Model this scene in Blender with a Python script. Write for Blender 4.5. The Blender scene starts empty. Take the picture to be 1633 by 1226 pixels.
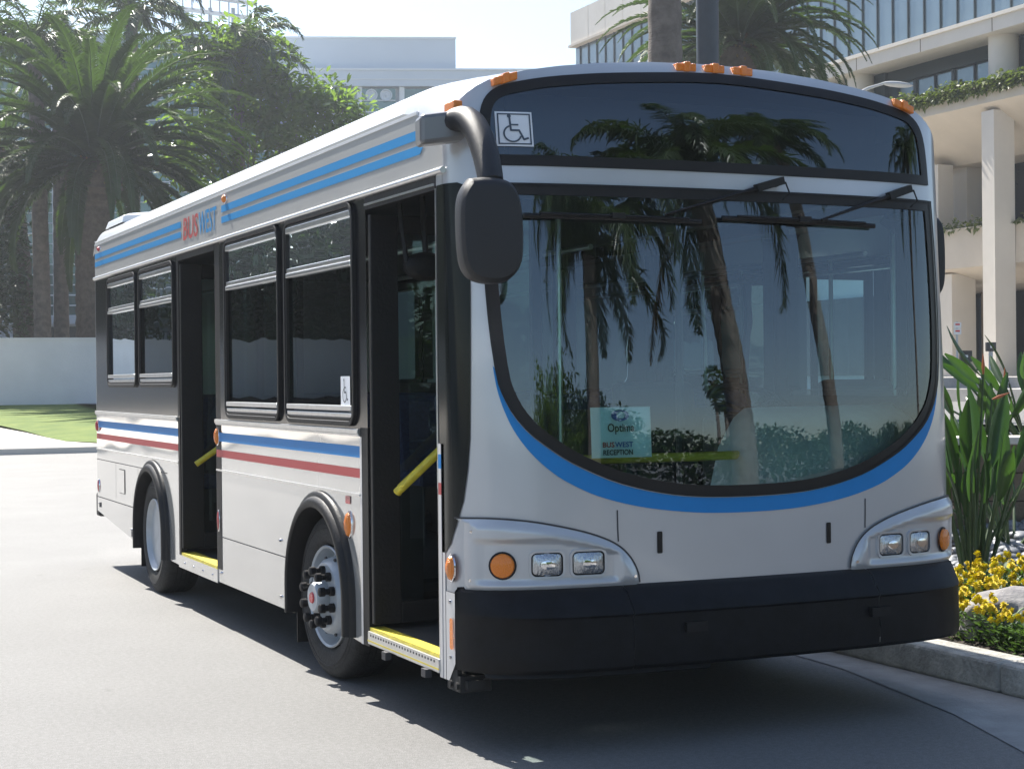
import bpy, bmesh, math, random
from mathutils import Vector, Matrix
random.seed(7)
R = math.radians
SC = bpy.context.scene
COL = SC.collection

# ------------------------------------------------------------------ camera
CAM = Vector((-2.64167, -6.38310, 1.52545))
YAW, PITCH, ROLL = R(24.2506), R(-0.2029), R(-0.6077)
FPX, PX0, PY0 = 2689.5, 816.5, 613.0
_f = Vector((math.sin(YAW)*math.cos(PITCH), math.cos(YAW)*math.cos(PITCH), math.sin(PITCH)))
_r = Vector((math.cos(YAW), -math.sin(YAW), 0))
_u = _r.cross(_f)
CR = math.cos(ROLL)*_r + math.sin(ROLL)*_u
CU = -math.sin(ROLL)*_r + math.cos(ROLL)*_u
cd = bpy.data.cameras.new('camera'); co = bpy.data.objects.new('camera', cd); COL.objects.link(co)
m = Matrix((CR, CU, -_f)).transposed().to_4x4(); m.translation = CAM
co.matrix_world = m
cd.sensor_width = 36; cd.lens = 36*FPX/1633; cd.clip_start = .1; cd.clip_end = 2000
SC.camera = co
def at(px, py, Z):
    """a point of the place: direction of a pixel, Z metres deep"""
    return CAM + Z*(_f + CR*((px-PX0)/FPX) - CU*((py-PY0)/FPX))

# ------------------------------------------------------------------ sky, sun, exposure
SUN = Vector((-0.13, 0.84, 1.0)).normalized()
w = bpy.data.worlds.new('World'); SC.world = w; w.use_nodes = True
nt = w.node_tree
sky = nt.nodes.new('ShaderNodeTexSky'); sky.sky_type = 'NISHITA'; sky.sun_disc = False
sky.sun_elevation = math.asin(SUN.z); sky.sun_rotation = math.atan2(SUN.x, SUN.y)
sky.air_density = 1.0; sky.dust_density = 1.0; sky.ozone_density = 1.0
nt.nodes['Background'].inputs[1].default_value = 0.095
nt.links.new(sky.outputs[0], nt.nodes['Background'].inputs[0])
sl = bpy.data.lights.new('sun', 'SUN'); sl.energy = 5.0; sl.angle = R(.5); sl.color = (1, .955, .88)
so = bpy.data.objects.new('sun', sl); COL.objects.link(so); so.rotation_euler = SUN.to_track_quat('Z', 'Y').to_euler()
SC.view_settings.view_transform = 'Standard'; SC.view_settings.look = 'None'
SC.view_settings.exposure = 1.1; SC.view_settings.gamma = 1
SC.render.engine = 'CYCLES'
SC.cycles.max_bounces = 10; SC.cycles.transparent_max_bounces = 24
SC.cycles.caustics_reflective = True; SC.cycles.sample_clamp_indirect = 12; SC.cycles.blur_glossy = 0

# ------------------------------------------------------------------ materials
def mat(name, col, rough=.5, metal=0, var=0, scale=8, bump=0, bscale=60, spec=.5, coat=0, transl=0, col2=None, emit=0, aniso=None, bdet=5):
    m = bpy.data.materials.new(name); m.use_nodes = True
    nt = m.node_tree; b = nt.nodes['Principled BSDF']; out = nt.nodes['Material Output']
    b.inputs['Base Color'].default_value = (*col, 1); b.inputs['Roughness'].default_value = rough
    b.inputs['Metallic'].default_value = metal; b.inputs['Specular IOR Level'].default_value = spec
    b.inputs['Coat Weight'].default_value = coat; b.inputs['Coat Roughness'].default_value = .06
    if emit: b.inputs['Emission Color'].default_value = (*col, 1); b.inputs['Emission Strength'].default_value = emit
    tc = nt.nodes.new('ShaderNodeTexCoord')
    if var or col2:
        n = nt.nodes.new('ShaderNodeTexNoise'); n.inputs['Scale'].default_value = scale; n.inputs['Detail'].default_value = 6
        n.inputs['Roughness'].default_value = .62
        nt.links.new(tc.outputs['Object'], n.inputs['Vector'])
        r = nt.nodes.new('ShaderNodeValToRGB'); c2 = col2 or tuple(c*(1+var) for c in col)
        r.color_ramp.elements[0].position = .34; r.color_ramp.elements[1].position = .68
        r.color_ramp.elements[0].color = (*(tuple(c*(1-var) for c in col) if not col2 else col), 1)
        r.color_ramp.elements[1].color = (*c2, 1)
        nt.links.new(n.outputs[0], r.inputs[0]); nt.links.new(r.outputs[0], b.inputs['Base Color'])
    if bump:
        n2 = nt.nodes.new('ShaderNodeTexNoise'); n2.inputs['Scale'].default_value = bscale; n2.inputs['Detail'].default_value = bdet
        nt.links.new(tc.outputs['Object'], n2.inputs['Vector'])
        bp = nt.nodes.new('ShaderNodeBump'); bp.inputs['Strength'].default_value = bump; bp.inputs['Distance'].default_value = .02
        if aniso:
            mp = nt.nodes.new('ShaderNodeMapping'); mp.inputs['Scale'].default_value = aniso
            nt.links.new(tc.outputs['Object'], mp.inputs[0]); nt.links.new(mp.outputs[0], n2.inputs['Vector'])
        nt.links.new(n2.outputs[0], bp.inputs['Height']); nt.links.new(bp.outputs[0], b.inputs['Normal'])
    if transl:
        t = nt.nodes.new('ShaderNodeBsdfTranslucent'); t.inputs[0].default_value = (min(1, col[0]*2.6), min(1, col[1]*2.8), col[2]*.9, 1)
        mx = nt.nodes.new('ShaderNodeMixShader'); mx.inputs[0].default_value = transl
        nt.links.new(b.outputs[0], mx.inputs[1]); nt.links.new(t.outputs[0], mx.inputs[2]); nt.links.new(mx.outputs[0], out.inputs[0])
    return m
def glass(name, tint, ior=1.5, rough=.0, wav=0):
    m = bpy.data.materials.new(name); m.use_nodes = True; nt = m.node_tree
    nt.nodes.remove(nt.nodes['Principled BSDF']); out = nt.nodes['Material Output']
    tr = nt.nodes.new('ShaderNodeBsdfTransparent'); tr.inputs[0].default_value = (*tint, 1)
    gl = nt.nodes.new('ShaderNodeBsdfGlossy'); gl.inputs['Roughness'].default_value = rough; gl.inputs['Color'].default_value = (.86, .94, 1, 1)
    fr = nt.nodes.new('ShaderNodeFresnel'); fr.inputs[0].default_value = ior
    mx = nt.nodes.new('ShaderNodeMixShader')
    if wav:
        tc = nt.nodes.new('ShaderNodeTexCoord'); n2 = nt.nodes.new('ShaderNodeTexNoise'); n2.inputs['Scale'].default_value = 1.6
        bp = nt.nodes.new('ShaderNodeBump'); bp.inputs['Strength'].default_value = wav; bp.inputs['Distance'].default_value = .02
        nt.links.new(tc.outputs['Object'], n2.inputs['Vector']); nt.links.new(n2.outputs[0], bp.inputs['Height'])
        nt.links.new(bp.outputs[0], gl.inputs['Normal'])
    nt.links.new(fr.outputs[0], mx.inputs[0]); nt.links.new(tr.outputs[0], mx.inputs[1]); nt.links.new(gl.outputs[0], mx.inputs[2])
    nt.links.new(mx.outputs[0], out.inputs[0]); return m

M = dict(
 silver=mat('silver paint', (.53, .535, .55), .28, .30, var=.035, scale=2.2, bump=.10, bscale=1.3, coat=.6),
 silverside=mat('silver side panel', (.56, .555, .54), .08, .6, var=.03, scale=3, bump=.22, bdet=0, bscale=1.7, coat=.3, aniso=(1, .8, 2.6)),
 white=mat('white roof paint', (.74, .75, .76), .3, coat=.5, var=.03),
 alu=mat('bare aluminium', (.62, .62, .62), .28, .9, var=.06, scale=20),
 blackgloss=mat('gloss black panel', (.010, .010, .012), .16, bump=.04, bscale=2, spec=.35),
 rubber=mat('black rubber', (.010, .010, .011), .5, var=.2, bump=.1, spec=.28),
 bumper=mat('black bumper plastic', (.006, .0065, .008), .5, var=.4, scale=14, bump=.15, bscale=300, spec=.22),
 frit=mat('black gasket', (.012, .010, .010), .42, var=.2, spec=.3),
 mirrorpl=mat('mirror plastic', (.016, .017, .020), .42, bump=.25, bscale=420, spec=.4),
 tyre=mat('tyre rubber', (.022, .022, .022), .75, var=.35, scale=30, bump=.3, bscale=80),
 rim=mat('painted steel rim', (.42, .45, .48), .38, .2, var=.08, scale=12),
 blue=mat('blue stripe', (.016, .22, .56), .45, spec=.25, var=.03),
 bluetop=mat('upper blue stripe', (.03, .26, .56), .5, spec=.2),
 red=mat('red stripe', (.46, .085, .085), .5, spec=.25),
 yellow=mat('yellow safety paint', (.68, .56, .05), .45, var=.15, scale=15),
 amber=mat('amber lens', (.95, .25, .010), .22, coat=.6, emit=.0, bump=.6, bscale=220),
 redlens=mat('red lens', (.55, .03, .04), .2, coat=.6, bump=.5, bscale=200),
 chrome=mat('chrome reflector', (.80, .80, .82), .10, 1, bump=.3, bscale=9),
 floor=mat('dark floor', (.045, .047, .05), .6, var=.2, bump=.1),
 inner=mat('grey inner lining', (.16, .165, .17), .55, var=.1),
 innerdark=mat('dark inner lining', (.035, .037, .042), .55, var=.15),
 dash=mat('grey dashboard', (.66, .74, .74), .5, var=.06),
 seat=mat('blue seat cloth', (.03, .05, .14), .85, var=.3, scale=40),
 seam=mat('panel seam', (.04, .04, .045), .6),
 under=mat('underbody', (.02, .02, .02), .8, var=.3),
 paper=mat('printed paper', (.72, .80, .80), .6),
 ink=mat('black ink', (.02, .02, .025), .6), inkblue=mat('blue ink', (.04, .12, .40), .6), inkred=mat('red ink', (.5, .03, .03), .6),
 stickw=mat('white sticker', (.78, .8, .84), .4), stickb=mat('dark sticker ink', (.05, .07, .10), .4),
 asphalt=mat('grey asphalt', (.195, .192, .186), .58, var=.06, scale=.45, bump=.5, bscale=240, spec=.4),
 concrete=mat('pale concrete', (.42, .40, .37), .8, var=.14, scale=3, bump=.3, bscale=50),
 kerb=mat('kerb concrete', (.40, .385, .35), .85, var=.28, scale=9, bump=.8, bscale=45),
 gutter=mat('gutter concrete', (.30, .295, .28), .8, var=.15, scale=5, bump=.3, bscale=70),
 soil=mat('bed soil', (.05, .038, .028), .95, var=.4, scale=30, bump=1, bscale=40),
 grass=mat('lawn', (.09, .15, .018), .9, col2=(.165, .22, .035), scale=1.6, bump=.8, bscale=60),
 wall=mat('pale render wall', (.60, .62, .63), .85, var=.06, scale=.8, bump=.3, bscale=20),
 brown=mat('brown planter block', (.20, .15, .10), .85, var=.15, scale=4, bump=.5, bscale=40),
 cream=mat('cream concrete', (.62, .545, .45), .85, var=.06, scale=.7, bump=.2, bscale=8),
 creamlight=mat('light cream concrete', (.68, .63, .56), .8, var=.05, scale=.6),
 bluewhite=mat('blue white wall panels', (.58, .63, .68), .7, var=.03, scale=.3),
 steelwhite=mat('white mullion', (.72, .74, .75), .5),
 darkwin=mat('dark window glass', (.012, .018, .025), .08, spec=.5),
 bluewin=mat('blue reflective glass', (.17, .23, .27), .2, .45, var=.12, scale=.25),
 greenwin=mat('green glass curtain wall', (.10, .19, .19), .12, .35, var=.35, scale=.5, spec=.8),
 mullion=mat('dark mullion', (.03, .05, .06), .4),
 palm=mat('palm frond', (.030, .055, .014), .48, var=.35, scale=1.1, transl=.30, spec=.5),
 palmgrey=mat('queen palm frond', (.055, .09, .045), .32, var=.3, scale=1.1, transl=.25, spec=.6),
 palmdry=mat('dry frond', (.16, .11, .05), .8, var=.4, scale=4, transl=.1),
 leaf=mat('glossy leaf', (.085, .13, .04), .18, var=.5, scale=.9, transl=.5, spec=.7),
 leafdark=mat('dark shrub leaf', (.03, .06, .02), .3, var=.4, scale=1.2, transl=.2, spec=.6),
 strel=mat('strelitzia leaf', (.028, .065, .022), .35, var=.3, scale=5, transl=.22, spec=.5),
 stem=mat('leaf stem', (.06, .10, .035), .45, var=.3, scale=8),
 flower=mat('orange red bract', (.5, .14, .05), .5),
 marigold=mat('marigold petals', (.80, .55, .012), .7, col2=(.88, .72, .03), scale=30, bump=1, bscale=150, transl=.12),
 mfoliage=mat('marigold foliage', (.06, .11, .035), .6, var=.4, scale=25, transl=.2),
 ivy=mat('ivy leaf', (.075, .105, .03), .45, col2=(.15, .165, .055), scale=2.5, transl=.2),
 bark=mat('palm trunk', (.085, .068, .055), .9, var=.4, scale=6, bump=1, bscale=9, aniso=(1, 1, 7)),
 barkgrey=mat('grey trunk', (.17, .145, .125), .9, var=.3, scale=5, bump=.8, bscale=9, aniso=(1, 1, 6)),
 stone=mat('boulder granite', (.20, .19, .195), .85, col2=(.34, .325, .31), scale=9, bump=.9, bscale=14),
 pebble=mat('river pebbles', (.14, .15, .17), .5, col2=(.30, .31, .33), scale=7),
 post=mat('dark painted post', (.035, .042, .055), .4, var=.1),
 pole=mat('pale grey pole', (.45, .47, .48), .45), signw=mat('white sign', (.75, .75, .73), .5), signr=mat('red sign ink', (.6, .05, .04), .5),
 boxblack=mat('black call box', (.02, .02, .022), .4),
)
_nt = M['asphalt'].node_tree; _b = _nt.nodes['Principled BSDF']; _l = _b.inputs['Base Color'].links[0].from_socket
def _noise(sc, lo, hi, c0, c1, det=8):
    n = _nt.nodes.new('ShaderNodeTexNoise'); n.inputs['Scale'].default_value = sc; n.inputs['Detail'].default_value = det; r = _nt.nodes.new('ShaderNodeValToRGB')
    r.color_ramp.elements[0].position = lo; r.color_ramp.elements[1].position = hi; r.color_ramp.elements[0].color = (c0, c0, c0, 1); r.color_ramp.elements[1].color = (c1, c1, c1, 1)
    _nt.links.new(_nt.nodes['Texture Coordinate'].outputs['Object'], n.inputs['Vector']); _nt.links.new(n.outputs[0], r.inputs[0]); return r.outputs[0]
for _sk in (_noise(160, .35, .7, .72, 1.3), _noise(1.1, .38, .66, .95, 1.03), _noise(4.1, .68, .76, 1.0, .80, 3), _noise(38, .4, .62, .90, 1.08)):
    _m = _nt.nodes.new('ShaderNodeMix'); _m.data_type = 'RGBA'; _m.blend_type = 'MULTIPLY'; _m.inputs[0].default_value = 1
    _nt.links.new(_l, _m.inputs[6]); _nt.links.new(_sk, _m.inputs[7]); _l = _m.outputs[2]
_nt.links.new(_l, _b.inputs['Base Color'])
M['lampglass'] = mat('ribbed lamp glass', (.50, .52, .55), .14, .85, bump=.5, bscale=30, aniso=(4, 4, .4), coat=1)
M['ws'] = glass('windscreen glass', (.62, .84, .82), 2.0)
M['dest'] = glass('destination glass', (.10, .11, .13), 2.0)
M['side'] = glass('tinted side glass', (.10, .13, .13), 1.25, wav=.12)
M['door'] = glass('door glass', (.72, .86, .84), 1.7)
M['lens'] = glass('clear lens', (.9, .92, .95), 1.5, .02)

# ------------------------------------------------------------------ mesh helpers
ORG = {}
class MB:
    def __init__(s): s.v = []; s.f = []; s.mi = []
    def add(s, vs, fs, mi=0):
        n = len(s.v); s.v += [tuple(p) for p in vs]; s.f += [tuple(i+n for i in f) for f in fs]; s.mi += [mi]*len(fs); return s
    def box(s, a, b, mi=0):
        x0, y0, z0 = a; x1, y1, z1 = b
        return s.add([(x0,y0,z0),(x1,y0,z0),(x1,y1,z0),(x0,y1,z0),(x0,y0,z1),(x1,y0,z1),(x1,y1,z1),(x0,y1,z1)],
                     [(0,3,2,1),(4,5,6,7),(0,1,5,4),(1,2,6,5),(2,3,7,6),(3,0,4,7)], mi)
    def obox(s, c, ux, uy, uz, mi=0):
        c, ux, uy, uz = map(Vector, (c, ux, uy, uz)); vs = []
        for k in (-1, 1):
            for a, b in ((-1,-1),(1,-1),(1,1),(-1,1)): vs.append(c+ux*a+uy*b+uz*k)
        return s.add(vs, [(0,3,2,1),(4,5,6,7),(0,1,5,4),(1,2,6,5),(2,3,7,6),(3,0,4,7)], mi)
    def grid(s, P, mi=0, closed=False):
        nr, nc = len(P), len(P[0]); vs = [p for row in P for p in row]; fs = []
        for i in range(nr-1):
            for j in range(nc-1 + (1 if closed else 0)):
                j2 = (j+1) % nc; fs.append((i*nc+j, i*nc+j2, (i+1)*nc+j2, (i+1)*nc+j))
        return s.add(vs, fs, mi)
    def tube(s, path, rad, n=10, mi=0, cap=True, flat=1, upv=None):
        path = [Vector(p) for p in path]; rings = []
        up = Vector(upv) if upv else Vector((0, 0, 1))
        for i, p in enumerate(path):
            t = (path[min(i+1, len(path)-1)]-path[max(i-1, 0)]).normalized()
            if abs(t.dot(up)) > .95 and not upv: a = t.cross(Vector((1, 0, 0))).normalized()
            else: a = t.cross(up).normalized()
            b = t.cross(a).normalized(); r = rad[i] if isinstance(rad, (list, tuple)) else rad
            rings.append([p+a*math.cos(2*math.pi*k/n)*r+b*math.sin(2*math.pi*k/n)*r*flat for k in range(n)])
        base = len(s.v); s.grid(rings, mi, closed=True)
        if cap:
            s.f.append(tuple(base+k for k in range(n))[::-1]); s.mi.append(mi)
            s.f.append(tuple(base+(len(path)-1)*n+k for k in range(n))); s.mi.append(mi)
        return s
    def lathe(s, prof, c=(0,0,0), axis='x', n=32, mi=0, sc=(1,1)):
        # prof: (along, radius)
        rows = []
        for a, r in prof:
            row = []
            for k in range(n):
                t = 2*math.pi*k/n; u, v = r*math.cos(t)*sc[0], r*math.sin(t)*sc[1]
                p = {'x': (a, u, v), 'y': (u, a, v), 'z': (u, v, a)}[axis]
                row.append((c[0]+p[0], c[1]+p[1], c[2]+p[2]))
            rows.append(row)
        return s.grid(rows, mi, closed=True)
    def ring(s, O, I, mi=0):
        n = len(O); return s.add(list(O)+list(I), [(i, (i+1) % n, n+(i+1) % n, n+i) for i in range(n)], mi)
    def build(s, name, mats, parent=None, org=None, smooth=False, bevel=0, sub=0, solid=0):
        if not isinstance(mats, (list, tuple)): mats = [mats]
        if org is None: org = ORG[parent.name] if parent else Vector((0, 0, 0))
        org = Vector(org)
        me = bpy.data.meshes.new(name); me.from_pydata([(p[0]-org.x, p[1]-org.y, p[2]-org.z) for p in s.v], [], s.f); me.update()
        for mm in mats: me.materials.append(mm)
        if len(mats) > 1: me.polygons.foreach_set('material_index', s.mi)
        o = bpy.data.objects.new(name, me); COL.objects.link(o)
        if parent: o.parent = parent; o.location = org-ORG[parent.name]
        else: o.location = org
        ORG[o.name] = org
        bm = bmesh.new(); bm.from_mesh(me); bmesh.ops.remove_doubles(bm, verts=bm.verts, dist=1e-5) if smooth else None
        bmesh.ops.recalc_face_normals(bm, faces=bm.faces) if smooth != 'keep' else None
        bm.to_mesh(me); bm.free()
        if smooth:
            me.polygons.foreach_set('use_smooth', [True]*len(me.polygons))
            me.set_sharp_from_angle(angle=R(38))
        if solid: md = o.modifiers.new('s', 'SOLIDIFY'); md.thickness = solid; md.offset = 0
        if bevel: md = o.modifiers.new('b', 'BEVEL'); md.width = bevel; md.segments = 2; md.limit_method = 'ANGLE'
        if sub: md = o.modifiers.new('d', 'SUBSURF'); md.levels = sub; md.render_levels = sub
        return o
def thing(name, label, cat, loc=(0,0,0), group=None):
    o = bpy.data.objects.new(name, None); COL.objects.link(o); o.location = loc; o.empty_display_size = .2
    ORG[o.name] = Vector(loc); return tag(o, label, cat, group)
def tag(o, label, cat, group=None):
    o['label'] = label; o['category'] = cat
    if group: o['group'] = group
    return o
def struct(o, kind='structure'): o['kind'] = kind; return o
def tile(o, fn=None): return o

# ================================================================== SETTING
g = MB(); g.box((-600, -400, -.5), (700, 900, 0)); struct(g.build('road', M['asphalt']))
# gutter pan, kerb, bed on the right
g = MB(); g.add([(2.62, 3.2, .004), (2.76, 3.2, .004), (2.76, -9, .004), (1.95, -9, .004), (1.95, -1.2, .004), (2.25, -.3, .004), (2.5, .9, .004)],
                [(0, 1, 2, 3, 4, 5, 6)]); struct(g.build('gutter', M['gutter']))
g = MB()
y = -12.0
while y < 22:
    g.box((2.76, y, 0.0), (2.99, min(y+2.392, 22), .148)); y += 2.4
struct(g.build('kerb', M['kerb'], bevel=.018))
def bedz(x, y): return .12+.125*max(0, x-2.98)+.012*math.sin(3.1*x+2*y)+.01*math.sin(5*y)
g = MB(); g.grid([[(2.98+.25*i, -9+.5*j, min(.9, bedz(2.98+.25*i, -9+.5*j))) for j in range(46)] for i in range(34)])
struct(g.build('flower_bed_soil', M['soil'], smooth=True))
g = MB(); g.add([(11.5, 3, .9), (60, 3, .9), (60, 40, .9), (11.5, 40, .9)], [(0,1,2,3)])
g.add([(6.4, 3.9, .9), (11.5, 3, .9), (11.5, 60, .9), (6.4, 60, .9)], [(0,1,2,3)])
struct(g.build('side_street', M['asphalt']))
g = MB(); g.box((22, 14, .9), (60, 120, 1.18)); g.box((24.5, 14, 1.18), (70, 120, 1.42)); struct(g.build('plaza', M['concrete']))
# far left: pavement, lawn
pts = [(-40, 50), (2.5, 52), (3.9, 50), (4.5, 44), (3.95, 36.4), (3.9, 33.6), (22, 32), (22, 47.3), (-40, 52)]
def lawnz(x, y): return .15+max(0, min(1, (y-33.5)/13.5))*.85
FR = [Vector((-30, 50, .75)), at(-160, 671, 50), at(-60, 674, 47.5), at(0, 680, 44), at(40, 689, 42), at(75, 699, 40), at(105, 705.5, 38.6), at(150, 707, 38), at(260, 709, 37.2), Vector((24, 28.6, .16))]
FR2 = []
for k in range(len(FR)-1):
    for q in range(4): FR2.append(FR[k].lerp(FR[k+1], q/4))
FR2.append(FR[-1]); g = MB(); rows = []
for v in range(9):
    row = []
    for a in FR2:
        bx_ = a.x+.12*(47-a.y)*.3; by_ = 51.5+(bx_+40)/70*(43.9-51.5); q = v/8; row.append((a.x+(bx_-a.x)*q, a.y+(by_-a.y)*q, a.z+.03+(.86-a.z)*q+.02*math.sin(a.x*3+q*9)*q*(1-q)))
    rows.append(row)
g.grid(rows); struct(g.build('lawn', M['grass'], smooth=True))
g = MB(); rows = []
for j in range(9):
    y = 31.2+j*2.2; rows.append([(-40+64*i/10, y, .14+max(0, (y-31.2)*.030)) for i in range(11)])
g.grid(rows); g.add([(-40, 31.2, 0), (24, 31.2, 0), (24, 31.2, .14), (-40, 31.2, .14)], [(0,1,2,3)])
g.box((-40, 31.05, 0), (24, 31.2, .13))
struct(g.build('pavement', M['creamlight']))
g = MB(); g.box((-120, 48.2, .5), (140, 320, .98)); struct(g.build('upper_ground', M['soil']))
# retaining wall
g = MB(); a = at(-420, 0, 49); 
p0 = Vector((-40, 51.5)); p1 = Vector((30, 43.9)); d = (p1-p0).normalized(); n = Vector((-d.y, d.x))*.15
def wallseg(g, p0, p1, z0, z1, h):
    d = (p1-p0).normalized(); n = Vector((-d.y, d.x))*h
    q = [p0-n, p1-n, p1+n, p0+n]; vs = [(a.x, a.y, z) for z in (z0, z1) for a in q]
    g.add(vs, [(0,3,2,1),(4,5,6,7),(0,1,5,4),(1,2,6,5),(2,3,7,6),(3,0,4,7)])
wallseg(g, p0, p1, .3, 2.86, .15); wallseg(g, p0-Vector((.1,0)), p1, 2.86, 2.92, .19)
tag(g.build('retaining_wall', M['wall'], org=(4, 47, .9)), 'long pale grey rendered garden wall behind the lawn', 'wall')
# terrain to the left so reflections have something
# planter wall right
W0 = Vector((4.75, 3.55)); W1 = Vector((11.6, .35))
t = thing('planter_wall', 'brown block planter wall with a white cap behind the bird of paradise', 'wall', (7, 2.5, .4))
g = MB(); wallseg(g, W0, W1, .1, 1.02, .13); g.build('wall_block', M['brown'], t)
g = MB(); wallseg(g, W0, W1, 1.02, 1.075, .17); g.build('wall_cap', M['creamlight'], t, bevel=.01)
g = MB()
for z in (.42, .62, .82): wallseg(g, W0, W1, z-.004, z+.004, .133)
for i in range(1, 17):
    q = W0+(W1-W0)*(i/17); dd = (W1-W0).normalized()*.004; wallseg(g, q-dd, q+dd, .2, 1.0, .1335)
g.build('mortar_joints', M['soil'], t)

# ================================================================== BUS
BO = Vector((1.25, 4.0, 0))
bus = thing('transit_bus', 'silver single deck city bus with blue and red stripes and both kerb side doors open', 'bus', BO)
def interp(x, xs, ys):
    if x <= xs[0]: return ys[0]
    for i in range(1, len(xs)):
        if x <= xs[i]:
            t = (x-xs[i-1])/(xs[i]-xs[i-1]); return ys[i-1]+t*(ys[i]-ys[i-1])
    return ys[-1]
_z0 = [.3, 1.0, 1.3, 1.7, 2.1, 2.35, 2.6, 2.75, 2.85, 2.95]; _y0 = [-.20, -.20, -.192, -.16, -.115, -.085, -.05, -.02, .025, .12]
_yct = []
for _i in range(301):
    _z = _i*.01; _h = .14 if _z < 2.6 else max(.03, .14-(_z-2.6)*.5)
    _yct.append(sum(interp(_z+_h*k/4, _z0, _y0) for k in range(-4, 5))/9)
def yc(z):
    t = max(0, min(2.99, z))*100; i = int(t); return _yct[i]+(_yct[i+1]-_yct[i])*(t-i)
def raw(x, z):
    u = min(abs(x-1.25)/1.25, 1.0); c = yc(z); D = .17-c-.09
    return c+.09*u*u+D*(1-math.sqrt(max(0, 1-u**9)))
def fx(x): return x+(.03*(abs(x-1.25)/1.25)**8 if x > 1.25 else 0)
def S(x, z, off=0):
    """front surface of the bus at x, z, pushed out by off"""
    x = max(0, min(2.5, x)); y = raw(x, z); xx = fx(x)
    if off: nv = SN(x, z); return Vector((xx, y, z))+nv*off
    return Vector((xx, y, z))
def SN(x, z):
    e = .0015; xa, xb = max(0, x-e), min(2.5, x+e)
    if x < .0008: return Vector((-1, 0, 0))
    if x > 2.4992: return Vector((1, 0, 0))
    dx = (raw(xb, z)-raw(xa, z))/(xb-xa); dz = (raw(x, z+.03)-raw(x, z-.03))/.06
    return Vector((dx, -1, dz)).normalized()
# warp: arc length of the plan curve
_wx = [1.25-1.25*math.cos(math.pi*i/1200)for i in range(1201)]; _ws = [0]
for _a, _b in zip(_wx, _wx[1:]): _ws.append(_ws[-1]+math.hypot(_b-_a, raw(_b, 1.2)-raw(_a, 1.2)))
def _look(v, A, B):
    lo, hi = 0, len(A)-1
    v = max(A[0], min(A[-1], v))
    while hi-lo > 1:
        m_ = (lo+hi)//2
        if A[m_] <= v: lo = m_
        else: hi = m_
    t = (v-A[lo])/max(1e-12, A[hi]-A[lo]); return B[lo]+(B[hi]-B[lo])*t
def toW(p): return (_look(p[0], _wx, _ws), p[1])
def toX(p): return (_look(p[0], _ws, _wx), p[1])
from mathutils.geometry import delaunay_2d_cdt
def inpoly(p, L):
    c = False; n = len(L)
    for i in range(n):
        a, b = L[i], L[i-1]
        if (a[1] > p[1]) != (b[1] > p[1]) and p[0] < (b[0]-a[0])*(p[1]-a[1])/(b[1]-a[1])+a[0]: c = not c
    return c
def densify(L, st):
    o = []; n = len(L)
    for i in range(n):
        a, b = L[i], L[(i+1) % n]; k = max(1, int(math.hypot(b[0]-a[0], b[1]-a[1])/st))
        for j in range(k): o.append((a[0]+(b[0]-a[0])*j/k, a[1]+(b[1]-a[1])*j/k))
    return o
def tri2d(outer, holes=(), st=.06):
    loops = [densify(L, st) for L in [outer]+list(holes)]
    V = []; E = []
    for L in loops:
        n0 = len(V); V += L; E += [(n0+i, n0+(i+1) % len(L)) for i in range(len(L))]
    xs = [p[0] for p in loops[0]]; zs = [p[1] for p in loops[0]]
    nx = int((max(xs)-min(xs))/st); nz = int((max(zs)-min(zs))/st)
    for i in range(1, nx+1):
        for j in range(1, nz+1):
            p = (min(xs)+(i-.5)*st, min(zs)+(j-.5)*st)
            if inpoly(p, loops[0]) and not any(inpoly(p, h) for h in loops[1:]): V.append(p)
    r = delaunay_2d_cdt([Vector(p) for p in V], E, [], 0, 1e-7)
    vs, fs = r[0], r[2]; out = []
    for f in fs:
        c = sum((vs[i] for i in f), Vector((0, 0)))/len(f)
        if inpoly(c, loops[0]) and not any(inpoly(c, h) for h in loops[1:]): out.append(tuple(f))
    return vs, out
def patch(name, mt, parent, outer, holes=(), off=0, st=.055, fn=None, nf=None, warp=True, smooth=True, thick=0):
    """a sheet cut to an outline, laid on the bus surface"""
    if fn is None: fn, nf = (lambda a, b: S(a, b, off)), SN
    if warp: vs, fs = tri2d([toW(p) for p in outer], [[toW(p) for p in h] for h in holes], st); vs = [toX(v) for v in vs]
    else: vs, fs = tri2d(outer, holes, st)
    org = ORG[parent.name]
    P = [fn(v[0], v[1]) for v in vs]; N = [nf(v[0], v[1]) for v in vs] if nf else None
    me = bpy.data.meshes.new(name)
    ff = []
    for f in fs:
        if N:
            a, b, c = P[f[0]], P[f[1]], P[f[2]]
            if (b-a).cross(c-a).dot(N[f[0]]) < 0: f = tuple(reversed(f))
        ff.append(f)
    me.from_pydata([tuple(p-org) for p in P], [], ff); me.update()
    me.materials.append(mt)
    if N:
        me.polygons.foreach_set('use_smooth', [True]*len(me.polygons))
        me.normals_split_custom_set_from_vertices([tuple(n) for n in N])
    o = bpy.data.objects.new(name, me); COL.objects.link(o); o.parent = parent; o.location = org-ORG[parent.name]; ORG[o.name] = org
    return o
def sp(y, z, off=0): return Vector((-off, y, z))
def spatch(name, mt, parent, outer, holes=(), off=0, st=.3, thick=0):
    o = patch(name, mt, parent, outer, holes, 0, st, (lambda a, b: Vector((-off, a, b))), (lambda a, b: Vector((-1, 0, 0))), warp=False)
    if thick:
        md = o.modifiers.new('s', 'SOLIDIFY'); md.thickness = thick; md.offset = -1
    return o
def rrect(x0, x1, z0, z1, r, n=6):
    o = []
    for cx, cz, a0 in ((x1-r, z1-r, 0), (x0+r, z1-r, 90), (x0+r, z0+r, 180), (x1-r, z0+r, 270)):
        for k in range(n+1): a = R(a0+90*k/n); o.append((cx+r*math.cos(a), cz+r*math.sin(a)))
    return o
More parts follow.
